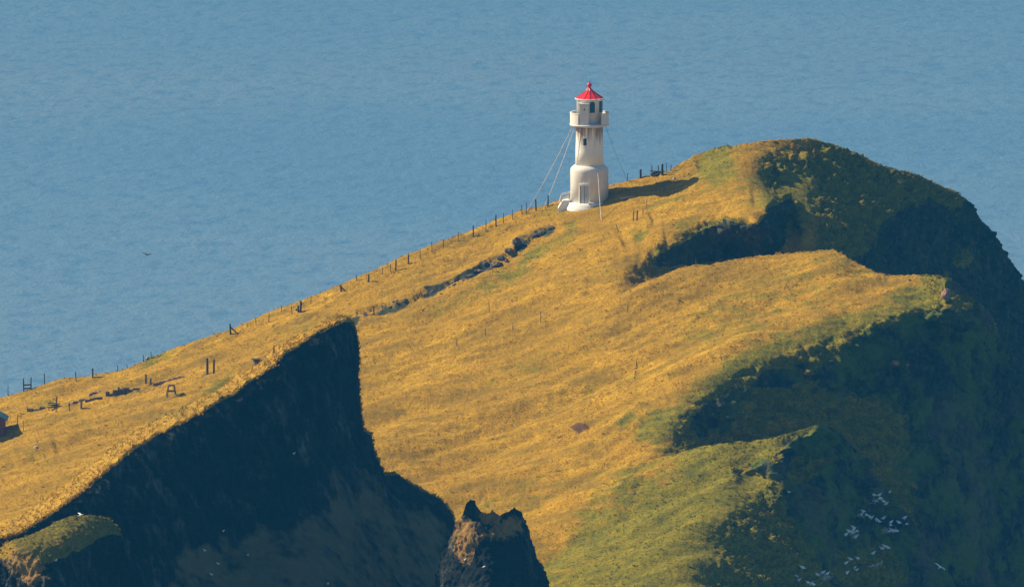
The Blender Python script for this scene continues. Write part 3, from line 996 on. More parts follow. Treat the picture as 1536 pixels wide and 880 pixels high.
def paint_mat(name, zt, zlen, rust):
    """white masonry paint; rust runs hang down from height zt (local), dirt elsewhere"""
    m, t, b = new_mat(name)
    b.inputs['Roughness'].default_value = 0.75
    base = mix(t, ramp(t, noise(t, 0.6, 5), [(0.35, (0, 0, 0)), (0.7, (1, 1, 1))]), (0.90, 0.875, 0.80), (0.84, 0.80, 0.71))
    base = mix(t, math_(t, 'MULTIPLY', ramp(t, noise(t, 3.5, 5, rough=.7, stretch=(1, 1, .25)), [(0.58, (0, 0, 0)), (0.76, (1, 1, 1))]), .45), base, (0.42, 0.33, 0.22))
    tc = t.nodes.new('ShaderNodeTexCoord')
    sep = t.nodes.new('ShaderNodeSeparateXYZ')
    t.links.new(tc.outputs['Object'], sep.inputs[0])
    near = math_(t, 'SUBTRACT', 1.0, math_(t, 'DIVIDE', math_(t, 'SUBTRACT', zt, sep.outputs[2]), zlen), clamp=True)
    st = noise(t, 2.6, 4, rough=.6, stretch=(1, 1, .10))
    f = ramp(t, math_(t, 'ADD', math_(t, 'MULTIPLY', near, .42), math_(t, 'MULTIPLY', st, .9)), [(0.66, (0, 0, 0)), (0.86, (1, 1, 1))])
    base = mix(t, math_(t, 'MULTIPLY', f, rust), base, (0.26, 0.135, 0.06))
    t.links.new(base, b.inputs['Base Color'])
    bump(t, b, noise(t, 6, 4), .25, .03)
    return m


# ------------------------------------------------------------------ lighthouse
g0 = hit(882, 315)
S_ = g0.y / FPX                                # metres per photo pixel here
LX, LY = P(884, 309, g0.y + 3.0)[0], g0.y + 3.0
AX = 884.0
zr = P(AX, 309, LY)[2]


def Z(py):
    return (309 - py) * S_ / math.cos(rad(7.2))


lh = empty('lighthouse', (LX, LY, zr))
tag(lh, 'white round lighthouse with a red conical roof standing on the grassy ridge', 'lighthouse')
p = S_
M_W1 = paint_mat('white_paint_shaft', Z(188), 3.6, .9)
M_W2 = paint_mat('white_paint_drum', Z(262), 3.0, .2)
bm = bmesh.new()
capped(bm, [(37.6 * p, -2.5), (37.4 * p, Z(310.5)), (36.6 * p, Z(308.5)), (35.2 * p, Z(306.5)), (34.2 * p, Z(302.2)), (28 * p, Z(301.4))], 56)
bm_obj('plinth', bm, M_W2, lh, True)
bm = bmesh.new()
# broad concrete ramp at the left of the plinth
pts = [(-47.5, 300), (-40, 296), (-30, 296), (-30, 318), (-47.5, 318)]
for y0 in (-14 * p, 10 * p):
    pass
va = [bm.verts.new((x * p, -13 * p, Z(y + 3) if k < 3 else -2.2)) for k, (x, y) in enumerate(pts)]
vb = [bm.verts.new((x * p, 9 * p, Z(y + 3) if k < 3 else -2.2)) for k, (x, y) in enumerate(pts)]
bm.faces.new(va)
bm.faces.new(vb[::-1])
for k in range(5):
    bm.faces.new((va[k], va[(k + 1) % 5], vb[(k + 1) % 5], vb[k]))
for v in bm.verts:
    if v.co.x < -44 * p and v.co.z > -1:
        v.co.z = Z(311)
bm_obj('entrance_ramp', bm, M_W2, lh)
bm = bmesh.new()
capped(bm, [(28.9 * p, Z(302)), (29 * p, Z(255)), (28.6 * p, Z(252.4)), (27 * p, Z(249.8)), (24 * p, Z(247.4)), (21.2 * p, Z(246))], 64)
bm_obj('lower_drum', bm, M_W2, lh, True)
bm = bmesh.new()
capped(bm, [(21.6 * p, Z(247.5)), (21.0 * p, Z(225)), (20.4 * p, Z(191)), (21.5 * p, Z(187.5))], 56)
shaft = bm_obj('tower', bm, M_W1, lh, True)
bm = bmesh.new()
capped(bm, [(24 * p, Z(188.2)), (29.6 * p, Z(187)), (30 * p, Z(184.6)), (29 * p, Z(183.8)), (19 * p, Z(183.6))], 56)
bm_obj('gallery_slab', bm, M_W2, lh, True)
for a0, a1 in ((rad(-168), rad(-36)), (rad(39), rad(150))):
    bm = bmesh.new()
    ri, ro = 27.9 * p, 29.4 * p
    prof = [(ri, Z(183.9)), (ro, Z(183.9)), (ro, Z(168.4)), (ro + .03, Z(168.2)), (ro + .03, Z(167)), (ri - .03, Z(167)), (ri - .03, Z(168.2)), (ri, Z(168.4)), (ri, Z(183.9))]
    rr = lathe(bm, prof[:-1], 30, a0, a1)
    for k in range(30):
        bm.faces.new((rr[-1][k], rr[-1][k + 1], rr[0][k + 1], rr[0][k]))
    bm.faces.new([r[0] for r in rr])
    bm.faces.new([r[-1] for r in rr][::-1])
    bm_obj('gallery_parapet', bm, M_W2, lh)
bm = bmesh.new()
capped(bm, [(19.4 * p, Z(184)), (19.4 * p, Z(149.5)), (20.2 * p, Z(149)), (20.2 * p, Z(146.5))], 56)
lant = bm_obj('lantern_room', bm, M_W2, lh, True)


def curved_panel(bm, r, amid, half, z0, z1, thick=.04, arch=0.0, n=10):
    """a pane following the round wall, its top arched by `arch`"""
    cols = []
    for k in range(n + 1):
        u = -1 + 2 * k / n
        a = amid + half * u
        top = z1 - arch + arch * math.sqrt(max(0, 1 - u * u))
        cols.append([bm.verts.new((q * math.sin(a), -q * math.cos(a), z)) for q, z in ((r, z0), (r + thick, z0), (r + thick, top), (r, top))])
    for a, b in zip(cols[:-1], cols[1:]):
        for k in range(4):
            bm.faces.new((a[k], a[(k + 1) % 4], b[(k + 1) % 4], b[k]))
    bm.faces.new(cols[0])
    bm.faces.new(cols[-1][::-1])


for am, hw, arch in ((12.5, 11.2, 3.4), (60, 13, 0.0), (108, 14, 0.0)):
    bm = bmesh.new()
    curved_panel(bm, 19.4 * p, rad(am), rad(hw + 1.6), Z(166.8), Z(148.6), .035, (arch + .3) * p)
    wf = bm_obj('lantern_window', bm, M_W2, lh)
    bm = bmesh.new()
    curved_panel(bm, 19.4 * p, rad(am), rad(hw), Z(166), Z(149.4), .06, arch * p)
    bm_obj('pane', bm, M_GLASS, wf)
bm = bmesh.new()
ca = rad(-24)
box(bm, (19.2 * p * math.sin(ca), -19.2 * p * math.cos(ca) - 1.0 * p, (Z(153.5) + Z(184)) / 2), (14.2 * p, 12 * p, Z(153.5) - Z(184)), 0 + rad(-8), 0, .05)
cab = bm_obj('gallery_cabinet', bm, M_W2, lh)
bm = bmesh.new()
box(bm, (19.2 * p * math.sin(ca), -19.2 * p * math.cos(ca) - 1.0 * p, Z(153.5) + .08), (16.4 * p, 13.4 * p, .16), rad(-8), 0, .03)
bm_obj('cabinet_lid', bm, M_W2, cab)
bm = bmesh.new()
tube(bm, (19.2 * p * math.sin(ca) + .0, -19.2 * p * math.cos(ca) - 7.2 * p, Z(160.5)), (19.2 * p * math.sin(ca) + 0.0, -19.2 * p * math.cos(ca) - 6.8 * p, Z(160.5)), .09, n=12)
bm_obj('vent', bm, M_DARK, cab)
bm = bmesh.new()
capped(bm, [(21.8 * p, Z(147.2)), (22.2 * p, Z(147.0)), (22.2 * p, Z(145.9)), (20 * p, Z(145.4))], 48)
bm_obj('eave', bm, M_W2, lh)
bm = bmesh.new()
prof = [(21.6 * p, Z(145.9)), (16.5 * p, Z(142.6)), (10.5 * p, Z(138.5)), (5.5 * p, Z(134.6)), (2.4 * p, Z(131.5)), (1.6 * p, Z(129.5))]
capped(bm, prof, 14)
for k in range(14):
    a = 2 * math.pi * k / 14
    for (r0, z0), (r1, z1) in zip(prof[:-1], prof[1:]):
        tube(bm, (r0 * math.sin(a), -r0 * math.cos(a), z0 + .01), (r1 * math.sin(a), -r1 * math.cos(a), z1 + .01), .03, n=5)
roof = bm_obj('roof', bm, M_RED, lh)
bm = bmesh.new()
bmesh.ops.create_uvsphere(bm, u_segments=20, v_segments=14, radius=3.6 * p)
for v in bm.verts:
    v.co.z += Z(126)
capped(bm, [(1.1 * p, Z(122.6)), (.9 * p, Z(120.6))], 10)
bm_obj('finial', bm, M_RED, roof, True)
# shaft window, door
bm = bmesh.new()
wa = math.asin(-7 / 21.0)
curved_panel(bm, 20.5 * p, wa, rad(8.6), Z(216), Z(203.5), .05)
wf = bm_obj('window', bm, M_W1, lh)
bm = bmesh.new()
curved_panel(bm, 20.5 * p, wa, rad(7.2), Z(214.8), Z(204.6), .075)
bm_obj('pane', bm, M_DARK, wf)
bm = bmesh.new()
da = math.asin(-7.5 / 29.0)
curved_panel(bm, 28.6 * p, da - rad(15.2), rad(1.9), Z(303), Z(273.6), .15)
curved_panel(bm, 28.6 * p, da + rad(15.2), rad(1.9), Z(303), Z(273.6), .15)
curved_panel(bm, 28.6 * p, da, rad(17), Z(275.0), Z(272.4), .16)
df = bm_obj('door_surround', bm, M_W2, lh)
bm = bmesh.new()
curved_panel(bm, 28.6 * p, da, rad(13.2), Z(302), Z(275.2), .05)
dd = bm_obj('door', bm, M_DOOR, lh)
bm = bmesh.new()
for aa in (-12.6, 0.0):  # left strip paints the recess edge's shadow; the middle one is the door joint
    curved_panel(bm, 28.65 * p, da + rad(aa), rad(.55), Z(302), Z(275.4), .06, n=2)
tube(bm, (28.7 * p * math.sin(da) + .15, -28.7 * p * math.cos(da) - .1, Z(289)), (28.7 * p * math.sin(da) + .15, -28.7 * p * math.cos(da) - .02, Z(289)), .05)
bm_obj('door_seam_edge_shade', bm, M_DARK, dd)
bm = bmesh.new()
box(bm, ((886.5 - 884) * p, -33.5 * p, Z(302.2) + .1), (9 * p, 4 * p, .2), 0, 0, .03)
bm_obj('door_step', bm, M_W2, lh)
# hand rail of white pipe
for yy in (-11 * p, 6 * p):
    bm = bmesh.new()
    tube(bm, (-42 * p, yy, Z(308)), (-42 * p, yy, Z(291)), .045)
    tube(bm, (-31 * p, yy, Z(304)), (-31 * p, yy, Z(288.5)), .045)
    tube(bm, (-42 * p, yy, Z(291)), (-29 * p, yy, Z(288)), .045)
    tube(bm, (-42 * p, yy, Z(298)), (-29 * p, yy, Z(294)), .035)
    tube(bm, (-46 * p, yy, Z(305)), (-42 * p, yy, Z(291)), .045)
    bm_obj('handrail', bm, M_WIRE, lh)


def wire(top, gpx, gpy, r, mat, name='guy_wire'):
    g = hit(gpx, gpy) - Vector((LX, LY, zr))
    bm = bmesh.new()
    n = 14
    pts = []
    for k in range(n + 1):
        q = Vector(top).lerp(g, k / n)
        q.z -= .25 * math.sin(math.pi * k / n)
        pts.append(q)
    for a, b in zip(pts[:-1], pts[1:]):
        tube(bm, a, b, r, n=6)
    return bm_obj(name, bm, mat, lh)


wire((-26 * p, -12 * p, Z(188)), 790, 318, .036, M_WIRE)
wire((-22 * p, -2 * p, Z(188)), 817, 307, .036, M_WIRE)
wire((24 * p, 10 * p, Z(188)), 942, 268, .02, M_WIRED)
wire((12.5 * p, -26.5 * p, Z(253.5)), 902, 331, .034, M_WIRE, 'anchor_cable')

# ------------------------------------------------------------------ fence posts
def post_mesh(seed):
    r = random.Random(seed)
    bm = bmesh.new()
    rings = []
    for k, z in enumerate((-.25, 0.25, .6, .97, 1.0)):
        w_ = (1.0, 1.0, .96, .9, .7)[k]
        rings.append([bm.verts.new((w_ * (math.cos(a) + r.uniform(-.12, .12)), w_ * (math.sin(a) + r.uniform(-.12, .12)), z + r.uniform(-.01, .01))) for a in [2 * math.pi * q / 7 for q in range(7)]])
    for a, b in zip(rings[:-1], rings[1:]):
        for q in range(7):
            bm.faces.new((a[q], a[(q + 1) % 7], b[(q + 1) % 7], b[q]))
    bm.faces.new(rings[0][::-1])
    bm.faces.new(rings[-1])
    me = bpy.data.meshes.new('fence_post')
    bm.to_mesh(me)
    bm.free()
    me.materials.append(M_WOOD)
    return me


POST_ME = [post_mesh(k) for k in range(4)]
POST_G = [m_.copy() for m_ in POST_ME]
for m_ in POST_G:
    m_.materials[0] = M_WOODG


def post(base, top, thick, label, group, meshes=POST_ME, name='fence_post', cat='post'):
    """a post from its base pixel to its top pixel, standing on the ground"""
    g = hit(*base)
    s = g.y / FPX
    h = max(.4, (base[1] - top[1]) * s * 1.02 + .05)
    o = bpy.data.objects.new(name, random.choice(meshes))
    COL.objects.link(o)
    o.location = g - Vector((0, 0, .05))
    o.scale = (thick, thick, h)
    o.rotation_euler = (random.uniform(-.04, .04), math.atan2((top[0] - base[0]) * s, h) + random.uniform(-.01, .01), random.uniform(0, 6))
    return tag(o, label, cat, group)


ORD = ['first', 'second', 'third', 'fourth', 'fifth', 'sixth', 'seventh', 'eighth', 'ninth', 'tenth', 'eleventh', 'twelfth', 'thirteenth', 'fourteenth', 'fifteenth', 'sixteenth',
       'seventeenth', 'eighteenth', 'nineteenth', 'twentieth', 'twenty-first', 'twenty-second', 'twenty-third', 'twenty-fourth', 'twenty-fifth', 'twenty-sixth', 'twenty-seventh', 'twenty-eighth', 'twenty-ninth', 'thirtieth', 'thirty-first', 'thirty-second', 'thirty-third', 'thirty-fourth', 'thirty-fifth']
thin, fat = .042, .085
# skyline, walking left from the lighthouse: base x, base y, height px, thickness
SKYP = [(822, 310, 17, fat), (804, 316, 17, fat), (789.5, 320, 16, thin), (783, 321, 14, thin), (769, 329, 15, thin), (755, 335, 15, thin), (744, 339.5, 17, fat), (729, 347, 18, thin), (710, 355, 17, .075), (687, 361, 13, thin),
        (665, 371, 12, thin), (648, 378, 15, thin), (630.5, 388, 13, thin), (612.5, 395.5, 14, fat), (593.5, 406, 17, fat), (586, 407, 11, thin), (573, 412, 10, thin), (553, 423, 12, fat), (535, 421, 9, thin), (466, 455, 8, thin),
        (451, 467, 16, .12), (438, 471, 12, thin), (422, 466, 8, thin), (403, 483, 14, thin), (384, 488, 12, thin), (227, 537, 10, thin), (215, 539, 10, thin), (191, 548, 6, thin), (176, 552, 9, thin), (139, 566, 14, .09), (114, 571, 14, .06), (67, 576, 16, .06), (12, 590, 15, thin)]
for k, (x, y, h, th) in enumerate(SKYP):
    kind = 'stout dark' if th > .08 else 'thin weathered'
    post((x, y), (x + random.uniform(-1, 1), y - h), th, '%s fence post on the skyline, %s to the left of the lighthouse' % (kind, ORD[k]), 'fence posts along the skyline left of the lighthouse')
RIGHT = [(940.6, 272, 12, thin), (961, 267, 13, .13), (978, 264, 16, .06), (987, 262, 14, .06), (993.5, 262, 16, .13), (1000, 259, 15, thin), (1006, 256, 9, thin)]
for k, (x, y, h, th) in enumerate(RIGHT):
    post((x, y), (x - 1, y - h), th, '%s fence post on the ridge, %s to the right of the lighthouse' % ('stout dark' if th > .1 else 'thin dark', ORD[k]), 'fence posts on the ridge right of the lighthouse')
SLOPE = [((996, 286), (996.5, 273), thin, 'thin post on the grass above the lighthouse shadow, upper of two'), ((990, 295), (990, 283), thin, 'thin post at the top edge of the lighthouse shadow, lower of two'),
         ((970, 309), (970, 300), thin, 'short pale post at the lower edge of the lighthouse shadow'), ((950, 331), (950, 317), .06, 'upright post on the green slope below the lighthouse shadow, left of a pair'),
         ((955.5, 331), (955.5, 315.5), .075, 'thicker post on the green slope below the lighthouse shadow, right of a pair'), ((964.5, 322), (964.5, 314), thin, 'short thin post just right of the pair under the lighthouse shadow'),
         ((928, 348), (933, 335), thin, 'leaning thin post on the slope right below the lighthouse base'), ((561, 472), (561, 459), .07, 'reddish brown post beside the stony gully behind the cliff tip'),
         ((811, 483), (811, 467), thin, 'lone thin post high in the middle of the golden slope'), ((769, 496), (769, 484), thin, 'thin post in the middle of the golden slope, left of the lone one'),
         ((728, 503), (728, 492), thin, 'thin post in the middle of the golden slope, third of a spaced row'), ((685, 519), (685, 508), thin, 'thin post in the golden slope, lowest of a spaced row'),
         ((734, 469), (736, 452), thin, 'slanted thin post on the golden slope under the gully'), ((929 + 12, 468), (926 + 8, 452), thin, 'leaning post on golden grass near the dark cove'), ((1044, 400), (1044, 389), thin, 'thin post on the crest of the golden knoll'),
         ((411, 530), (411, 518), .06, 'short brown post on the shelf above the grassy cliff edge')]
for b_, t_, th, lab in SLOPE:
    post(b_, t_, th, lab, 'single posts scattered on the grass slopes', POST_G if th < .06 else POST_ME)
post((311, 561), (306, 537), .13, 'tall dark post leaning to the left, left of the tall pair on the lower slope', 'tall post pair', name='tall_post')
post((320.5, 560), (320.5, 539), .12, 'tall upright dark post, right of the tall pair on the lower slope', 'tall post pair', name='tall_post')
post((219, 575), (219, 561), .10, 'stout brown post near the low dark wall, left of two short ones', 'short stout posts by the low walls')
post((226, 577), (226, 567), .09, 'stout brown post near the low dark wall, right of two short ones', 'short stout posts by the low walls')
post((178, 592), (178, 580), .13, 'pale timber post standing in front of the low dark wall', 'pale posts by the low walls', POST_G)
post((122, 612), (122, 600), .12, 'pale stubby post left of the small dark wall', 'pale posts by the low walls', POST_G)
post((104, 616), (104, 603), .06, 'thin pale post between the ruin and the small dark wall', 'pale posts by the low walls', POST_G)
post((84.5, 608), (83.5, 594), .08, 'dark upright post rising from the heap of planks', 'short stout posts by the low walls')
post((26, 640), (26, 622), .05, 'thin grey post a little right of the teal roofed hut', 'thin posts near the hut', POST_G)
post((35, 646), (35, 630), .04, 'faint thin post farther right of the teal roofed hut', 'thin posts near the hut', POST_G)


def braced(px, py, h, foot, label):
    g = hit(px, py)
    s = g.y / FPX
    r_ = empty('braced_post', g)
    tag(r_, label, 'post', 'braced corner posts on the skyline')
    bm = bmesh.new()
    tube(bm, (0, 0, -.3), (-.06, 0, h * s), .11, .09, 8)
    bm_obj('post', bm, M_WOOD, r_)
    bm = bmesh.new()
    f = hit(*foot) - g
    tube(bm, (-.02, -.02, h * s * .68), (f.x, f.y, f.z - .1), .08, .08, 8)
    bm_obj('brace', bm, M_WOOD, r_)


braced(346, 501, 16, (358, 500.5), 'dark post with a diagonal brace to its right, on the left skyline')
braced(512, 437, 10, (519, 436), 'small dark post with a short slanting brace, above the cliff tip')
braced(448, 468, 10, (443, 464), 'low braced post beside the stout post halfway along the skyline')

g = hit(41, 583)
s = g.y / FPX
st = empty('stile', g, .15)
tag(st, 'wooden stile of two posts and two cross rails on the far left skyline', 'stile')
for x in (-5.5 * s, 5.5 * s):
    bm = bmesh.new()
    tube(bm, (x, 0, -.5), (x * 1.05, 0, 19 * s + x * .12), .075, .06, 8)
    bm_obj('post', bm, M_WOOD, st)
for z in (3.0 * s, 8.5 * s):
    bm = bmesh.new()
    box(bm, (0, -.09, z), (12.5 * s, .10, .15), 0, -.06)
    bm_obj('rail', bm, M_WOOD, st)

g = hit(257, 593.5)
s = g.y / FPX
tr = empty('trestle', g, .2)
tag(tr, 'small grey wooden trestle with splayed legs on the golden grass', 'trestle')
for sx in (-1, 1):
    for sy in (-1, 1):
        bm = bmesh.new()
        tube(bm, (sx * 7.2 * s, sy * .4, -.12), (sx * 4 * s, sy * .2, 16.3 * s), .06, .055, 7)
        bm_obj('leg', bm, M_WOODG, tr)
bm = bmesh.new()
box(bm, (0, 0, 16.5 * s), (9.5 * s, .6, .14), 0, 0, .02)
bm_obj('top', bm, M_WOODG, tr)
bm = bmesh.new()
for sy in (-1, 1):
    box(bm, (0, sy * .33, 7.5 * s), (12 * s, .06, .10))
bm_obj('cross_rail', bm, M_WOODG, tr)


def stone_wall(name, a, b, h, label, mat, group, seed, depth=.5):
    """dry stone wall: courses of uneven stones from pixel a to pixel b"""
    r = random.Random(seed)
    A, B = hit(*a), hit(*b)
    L = math.hypot(B.x - A.x, B.y - A.y)
    o = empty(name, A, math.atan2(B.y - A.y, B.x - A.x))
    bm = bmesh.new()
    rows = max(1, int(h / .28))
    for k in range(rows):
        x = r.uniform(-.2, 0)
        while x < L:
            w_ = r.uniform(.3, .7)
            zt = (B.z - A.z) * x / L
            if k < rows - 1 or r.random() < .75:
                box(bm, (x + w_ / 2, r.uniform(-.06, .06), zt + .1 + k * .28 + r.uniform(-.03, .03)), (w_ * 1.02, depth * r.uniform(.8, 1.05), .33), r.uniform(-.06, .06), r.uniform(-.06, .06), .05)
            x += w_
        zb = 0
    for k in range(int(L / .5)):
        x = k * .5 + .25
        box(bm, (x, 0, (B.z - A.z) * x / L - .5), (.55, depth * .8, 1.1))
    me = bpy.data.meshes.new(name)
    bmesh.ops.recalc_face_normals(bm, faces=bm.faces)
    bm.to_mesh(me)
    bm.free()
    bpy.data.objects.remove(o)
    o = link(name, me, mat)
    o.location = A
    o.rotation_euler = (0, 0, math.atan2(B.y - A.y, B.x - A.x))
    return tag(o, label, 'wall', group)


G_ = 'ruined low walls on the lower left slope'
stone_wall('stone_wall', (161, 593.5), (190, 588), .6, 'low dark drystone wall behind the pale post on the lower slope', M_STONE_D, G_, 1)
stone_wall('stone_wall', (190, 588), (214, 580), .3, 'low crumbling end of dark wall running up toward two short posts', M_STONE_D, G_, 2)
stone_wall('stone_wall', (130, 602), (150, 597), .35, 'short dark wall stub left of the longer drystone wall', M_STONE_D, G_, 3)
stone_wall('stone_wall', (135, 592), (160, 583), .3, 'reddish ruined wall behind the dark wall stub', M_STONE, G_, 4)
stone_wall('stone_wall', (102, 607), (122, 600), .35, 'reddish stone wall of the ruin right of the heap of planks', M_STONE, G_, 5)
stone_wall('stone_wall', (42, 615), (64, 613), .2, 'low dark stone footing between the hut and the heap of planks', M_STONE_D, G_, 6)
stone_wall('stone_wall', (232, 577), (272, 566), .2, 'low line of brown stones along the shelf behind the trestle', M_STONE, G_, 7)

# small dark shelter on the shelf near the cliff edge
g = hit(385, 546)
s = g.y / FPX
sh = empty('shelter', g, .25)
tag(sh, 'small dark box shelter with a flat overhanging lid near the cliff edge', 'shelter')
bm = bmesh.new()
box(bm, (0, 0, 2.6 * s), (9 * s, .8, 7.2 * s), 0, 0, .03)
bm_obj('body', bm, M_STONE_D, sh)
bm = bmesh.new()
box(bm, (0, 0, 7.2 * s), (14 * s, 1.1, 2.0 * s), 0, .05, .03)
bm_obj('roof', bm, M_WOOD, sh)

# hut at the left edge
g = hit(2, 652)
s = g.y / FPX
hut = empty('hut', g + Vector((-1.55, .9, 0)), 0.0)
tag(hut, 'small maroon hut with a teal roof at the left edge of the slope', 'hut')
bm = bmesh.new()
hw, hd, hh = 1.9, 1.4, 1.75
v1 = [(-hw, -hd, -1.0), (hw, -hd, -1.0), (hw, -hd, hh), (0, -hd, hh + 1.0), (-hw, -hd, hh)]
va = [bm.verts.new(q) for q in v1]
vb = [bm.verts.new((q[0], hd, q[2])) for q in v1]
bm.faces.new(va)
bm.faces.new(vb[::-1])
for k in range(5):
    bm.faces.new((va[k], va[(k + 1) % 5], vb[(k + 1) % 5], vb[k]))
bm_obj('wall', bm, M_MAROON, hut)
bm = bmesh.new()
for sx in (-1, 1):
    q = [(0, hh + 1.06), (sx * (hw + .34), hh - .12), (sx * (hw + .34), hh + .0), (0, hh + 1.2)]
    fa = [bm.verts.new((x, -hd - .25, z)) for x, z in q]
    fb = [bm.verts.new((x, hd + .25, z)) for x, z in q]
    bm.faces.new(fa)
    bm.faces.new(fb[::-1])
    for k in range(4):
        bm.faces.new((fa[k], fa[(k + 1) % 4], fb[(k + 1) % 4], fb[k]))
bm_obj('roof', bm, M_TEAL, hut)


def planks(px, py, n, L, label, mat, seed):
    r = random.Random(seed)
    g = hit(px, py)
    bm = bmesh.new()
    for k in range(n):
        box(bm, (r.uniform(-.3, .3), r.uniform(-.3, .3), .08 + .09 * k), (L * r.uniform(.6, 1), .2, .09), r.uniform(-.5, .5), r.uniform(-.12, .12))
    o = bm_obj('plank_heap', bm, mat)
    o.location = g
    tag(o, label, 'planks', 'heaps of old planks')


planks(82, 612, 6, 1.2, 'heap of dark planks on the lower slope right of the hut', M_WOOD, 3)
planks(985, 263, 5, 1.5, 'heap of dark timbers at the foot of the stout ridge post', M_WOOD, 4)
bm = bmesh.new()
box(bm, (0, 0, .05), (2.3, .25, .08), .1, 0, .02)
o = bm_obj('board', bm, M_PALE)
o.location = hit(945, 296)
o.rotation_euler = (0, -.12, .1)
tag(o, 'pale board lying on the grass just right of the lighthouse', 'board')


# ------------------------------------------------------------------ boulders
def rock_mesh(seed, mat, sharp=.28):
    bm = bmesh.new()
    bmesh.ops.create_icosphere(bm, subdivisions=3, radius=1)
    co = np.array([v.co[:] for v in bm.verts])
    n_ = fbm(co * .9 + seed * 7.1, 3) * sharp * 2.2 + fbm(co * 2.6 + seed, 3) * sharp
    for v, k in zip(bm.verts, n_):
        v.co *= 1 + k
        v.co = Vector((round(v.co.x / .22) * .09 + v.co.x * .6, round(v.co.y / .22) * .09 + v.co.y * .6, v.co.z))
    me = bpy.data.meshes.new('boulder')
    bm.to_mesh(me)
    bm.free()
    me.materials.append(mat)
    return me


RM = [rock_mesh(k, M_STONE_D) for k in range(4)]


def boulder(px, py, w_, h, label, group=None, me=None, rot=None):
    g = hit(px, py)
    s = g.y / FPX
    o = bpy.data.objects.new('boulder', me or random.choice(RM))
    COL.objects.link(o)
    o.location = g + Vector((0, .15, h * s * .12))
    o.scale = (w_ * s * .52, w_ * s * .45, h * s * .5)
    o.rotation_euler = (random.uniform(-.2, .2), rot if rot is not None else random.uniform(-.3, .3), random.uniform(0, 6) if rot is None else 0)
    return tag(o, label, 'rock', group)


boulder(775, 366, 14, 17, 'biggest dark boulder standing in the gully left of the lighthouse', 'dark boulders in the gully')
GB = [(764, 378, 15, 9), (752, 388, 14, 8), (744, 398, 20, 9), (729, 397, 14, 8), (720, 408, 16, 7), (707, 415, 14, 6), (812, 350, 12, 8), (801, 354, 12, 7), (827, 343, 14, 7), (760, 394, 6, 12)]
GL = ['dark boulder right under the biggest one in the gully', 'flat dark boulder second under the biggest one in the gully', 'widest dark boulder in the gully', 'dark boulder up slope of the widest gully boulder',
      'dark slab left below the widest gully boulder', 'lowest of the dark gully boulders', 'dark rock in the upper gully, middle of three near the lighthouse', 'dark rock in the upper gully, leftmost of three near the lighthouse', 'dark rock in the upper gully, closest of three to the lighthouse',
      'narrow upright stone in front of the widest gully boulder']
for q, l_ in zip(GB, GL):
    boulder(*q, l_, 'dark boulders in the gully')
r = random.Random(5)
gp = np.array(GULLY)
for k in range(46):
    u = r.uniform(0, 1) ** .9
    x = 545 + (705 - 545) * u
    y = np.interp(x, gp[:, 0], gp[:, 1]) + r.gauss(1, 3.4) + 1
    boulder(x, y, r.uniform(3, 7), r.uniform(2.5, 4.5), 'small brown stone in the stony middle stretch of the gully', 'small stones along the gully', RM[k % 4])
boulder(1419, 446, 13, 22, 'pointed reddish rock at the grassy cliff corner on the right', None, rock_mesh(21, M_REDROCK, .2), .25)
boulder(1343, 546, 13, 9, 'orange rock on the shaded right cliff, left of two', 'orange rocks on the right cliff', rock_mesh(22, M_ORANGE))
boulder(1359, 547, 11, 8, 'orange rock on the shaded right cliff, right of two', 'orange rocks on the right cliff', rock_mesh(23, M_ORANGE))
boulder(1434, 468, 8, 6, 'small reddish stone below the pointed reddish rock', None, rock_mesh(24, M_REDROCK))
boulder(54, 672, 8, 5, 'pale stone lying on the golden slope at far left', None, rock_mesh(25, M_PALE))
boulder(1011, 269, 5, 5, 'small pale stone by the rocky path right of the lighthouse', None, rock_mesh(26, M_PALE))
boulder(951, 741, 6, 5, 'grey stone on the green edge of the nearest spur', None, rock_mesh(27, M_STONE))
boulder(1365, 421, 5, 4, 'dark stone on the grassy knoll left of the pointed reddish rock', None, RM[1])
boulder(222, 537, 5, 5, 'pale stone on the left skyline between two thin posts', None, rock_mesh(28, M_PALE))


# ------------------------------------------------------------------ seabirds
def ell(bm, c, r, rot=0.0, seg=12):
    M = Matrix.Translation(Vector(c)) @ Matrix.Rotation(rot, 4, 'Y') @ Matrix.Diagonal((*r, 1))
    bmesh.ops.create_uvsphere(bm, u_segments=seg, v_segments=8, radius=1, matrix=M)


def body_rings(bm, st, n=10):
    rings = []
    for x, z, ry, rz in st:
        rings.append([bm.verts.new((x, ry * math.cos(2 * math.pi * k / n), z + rz * math.sin(2 * math.pi * k / n))) for k in range(n)])
    for a, b in zip(rings[:-1], rings[1:]):
        for k in range(n):
            bm.faces.new((a[k], a[(k + 1) % n], b[(k + 1) % n], b[k]))
    bm.faces.new(rings[0])
    bm.faces.new(rings[-1][::-1])


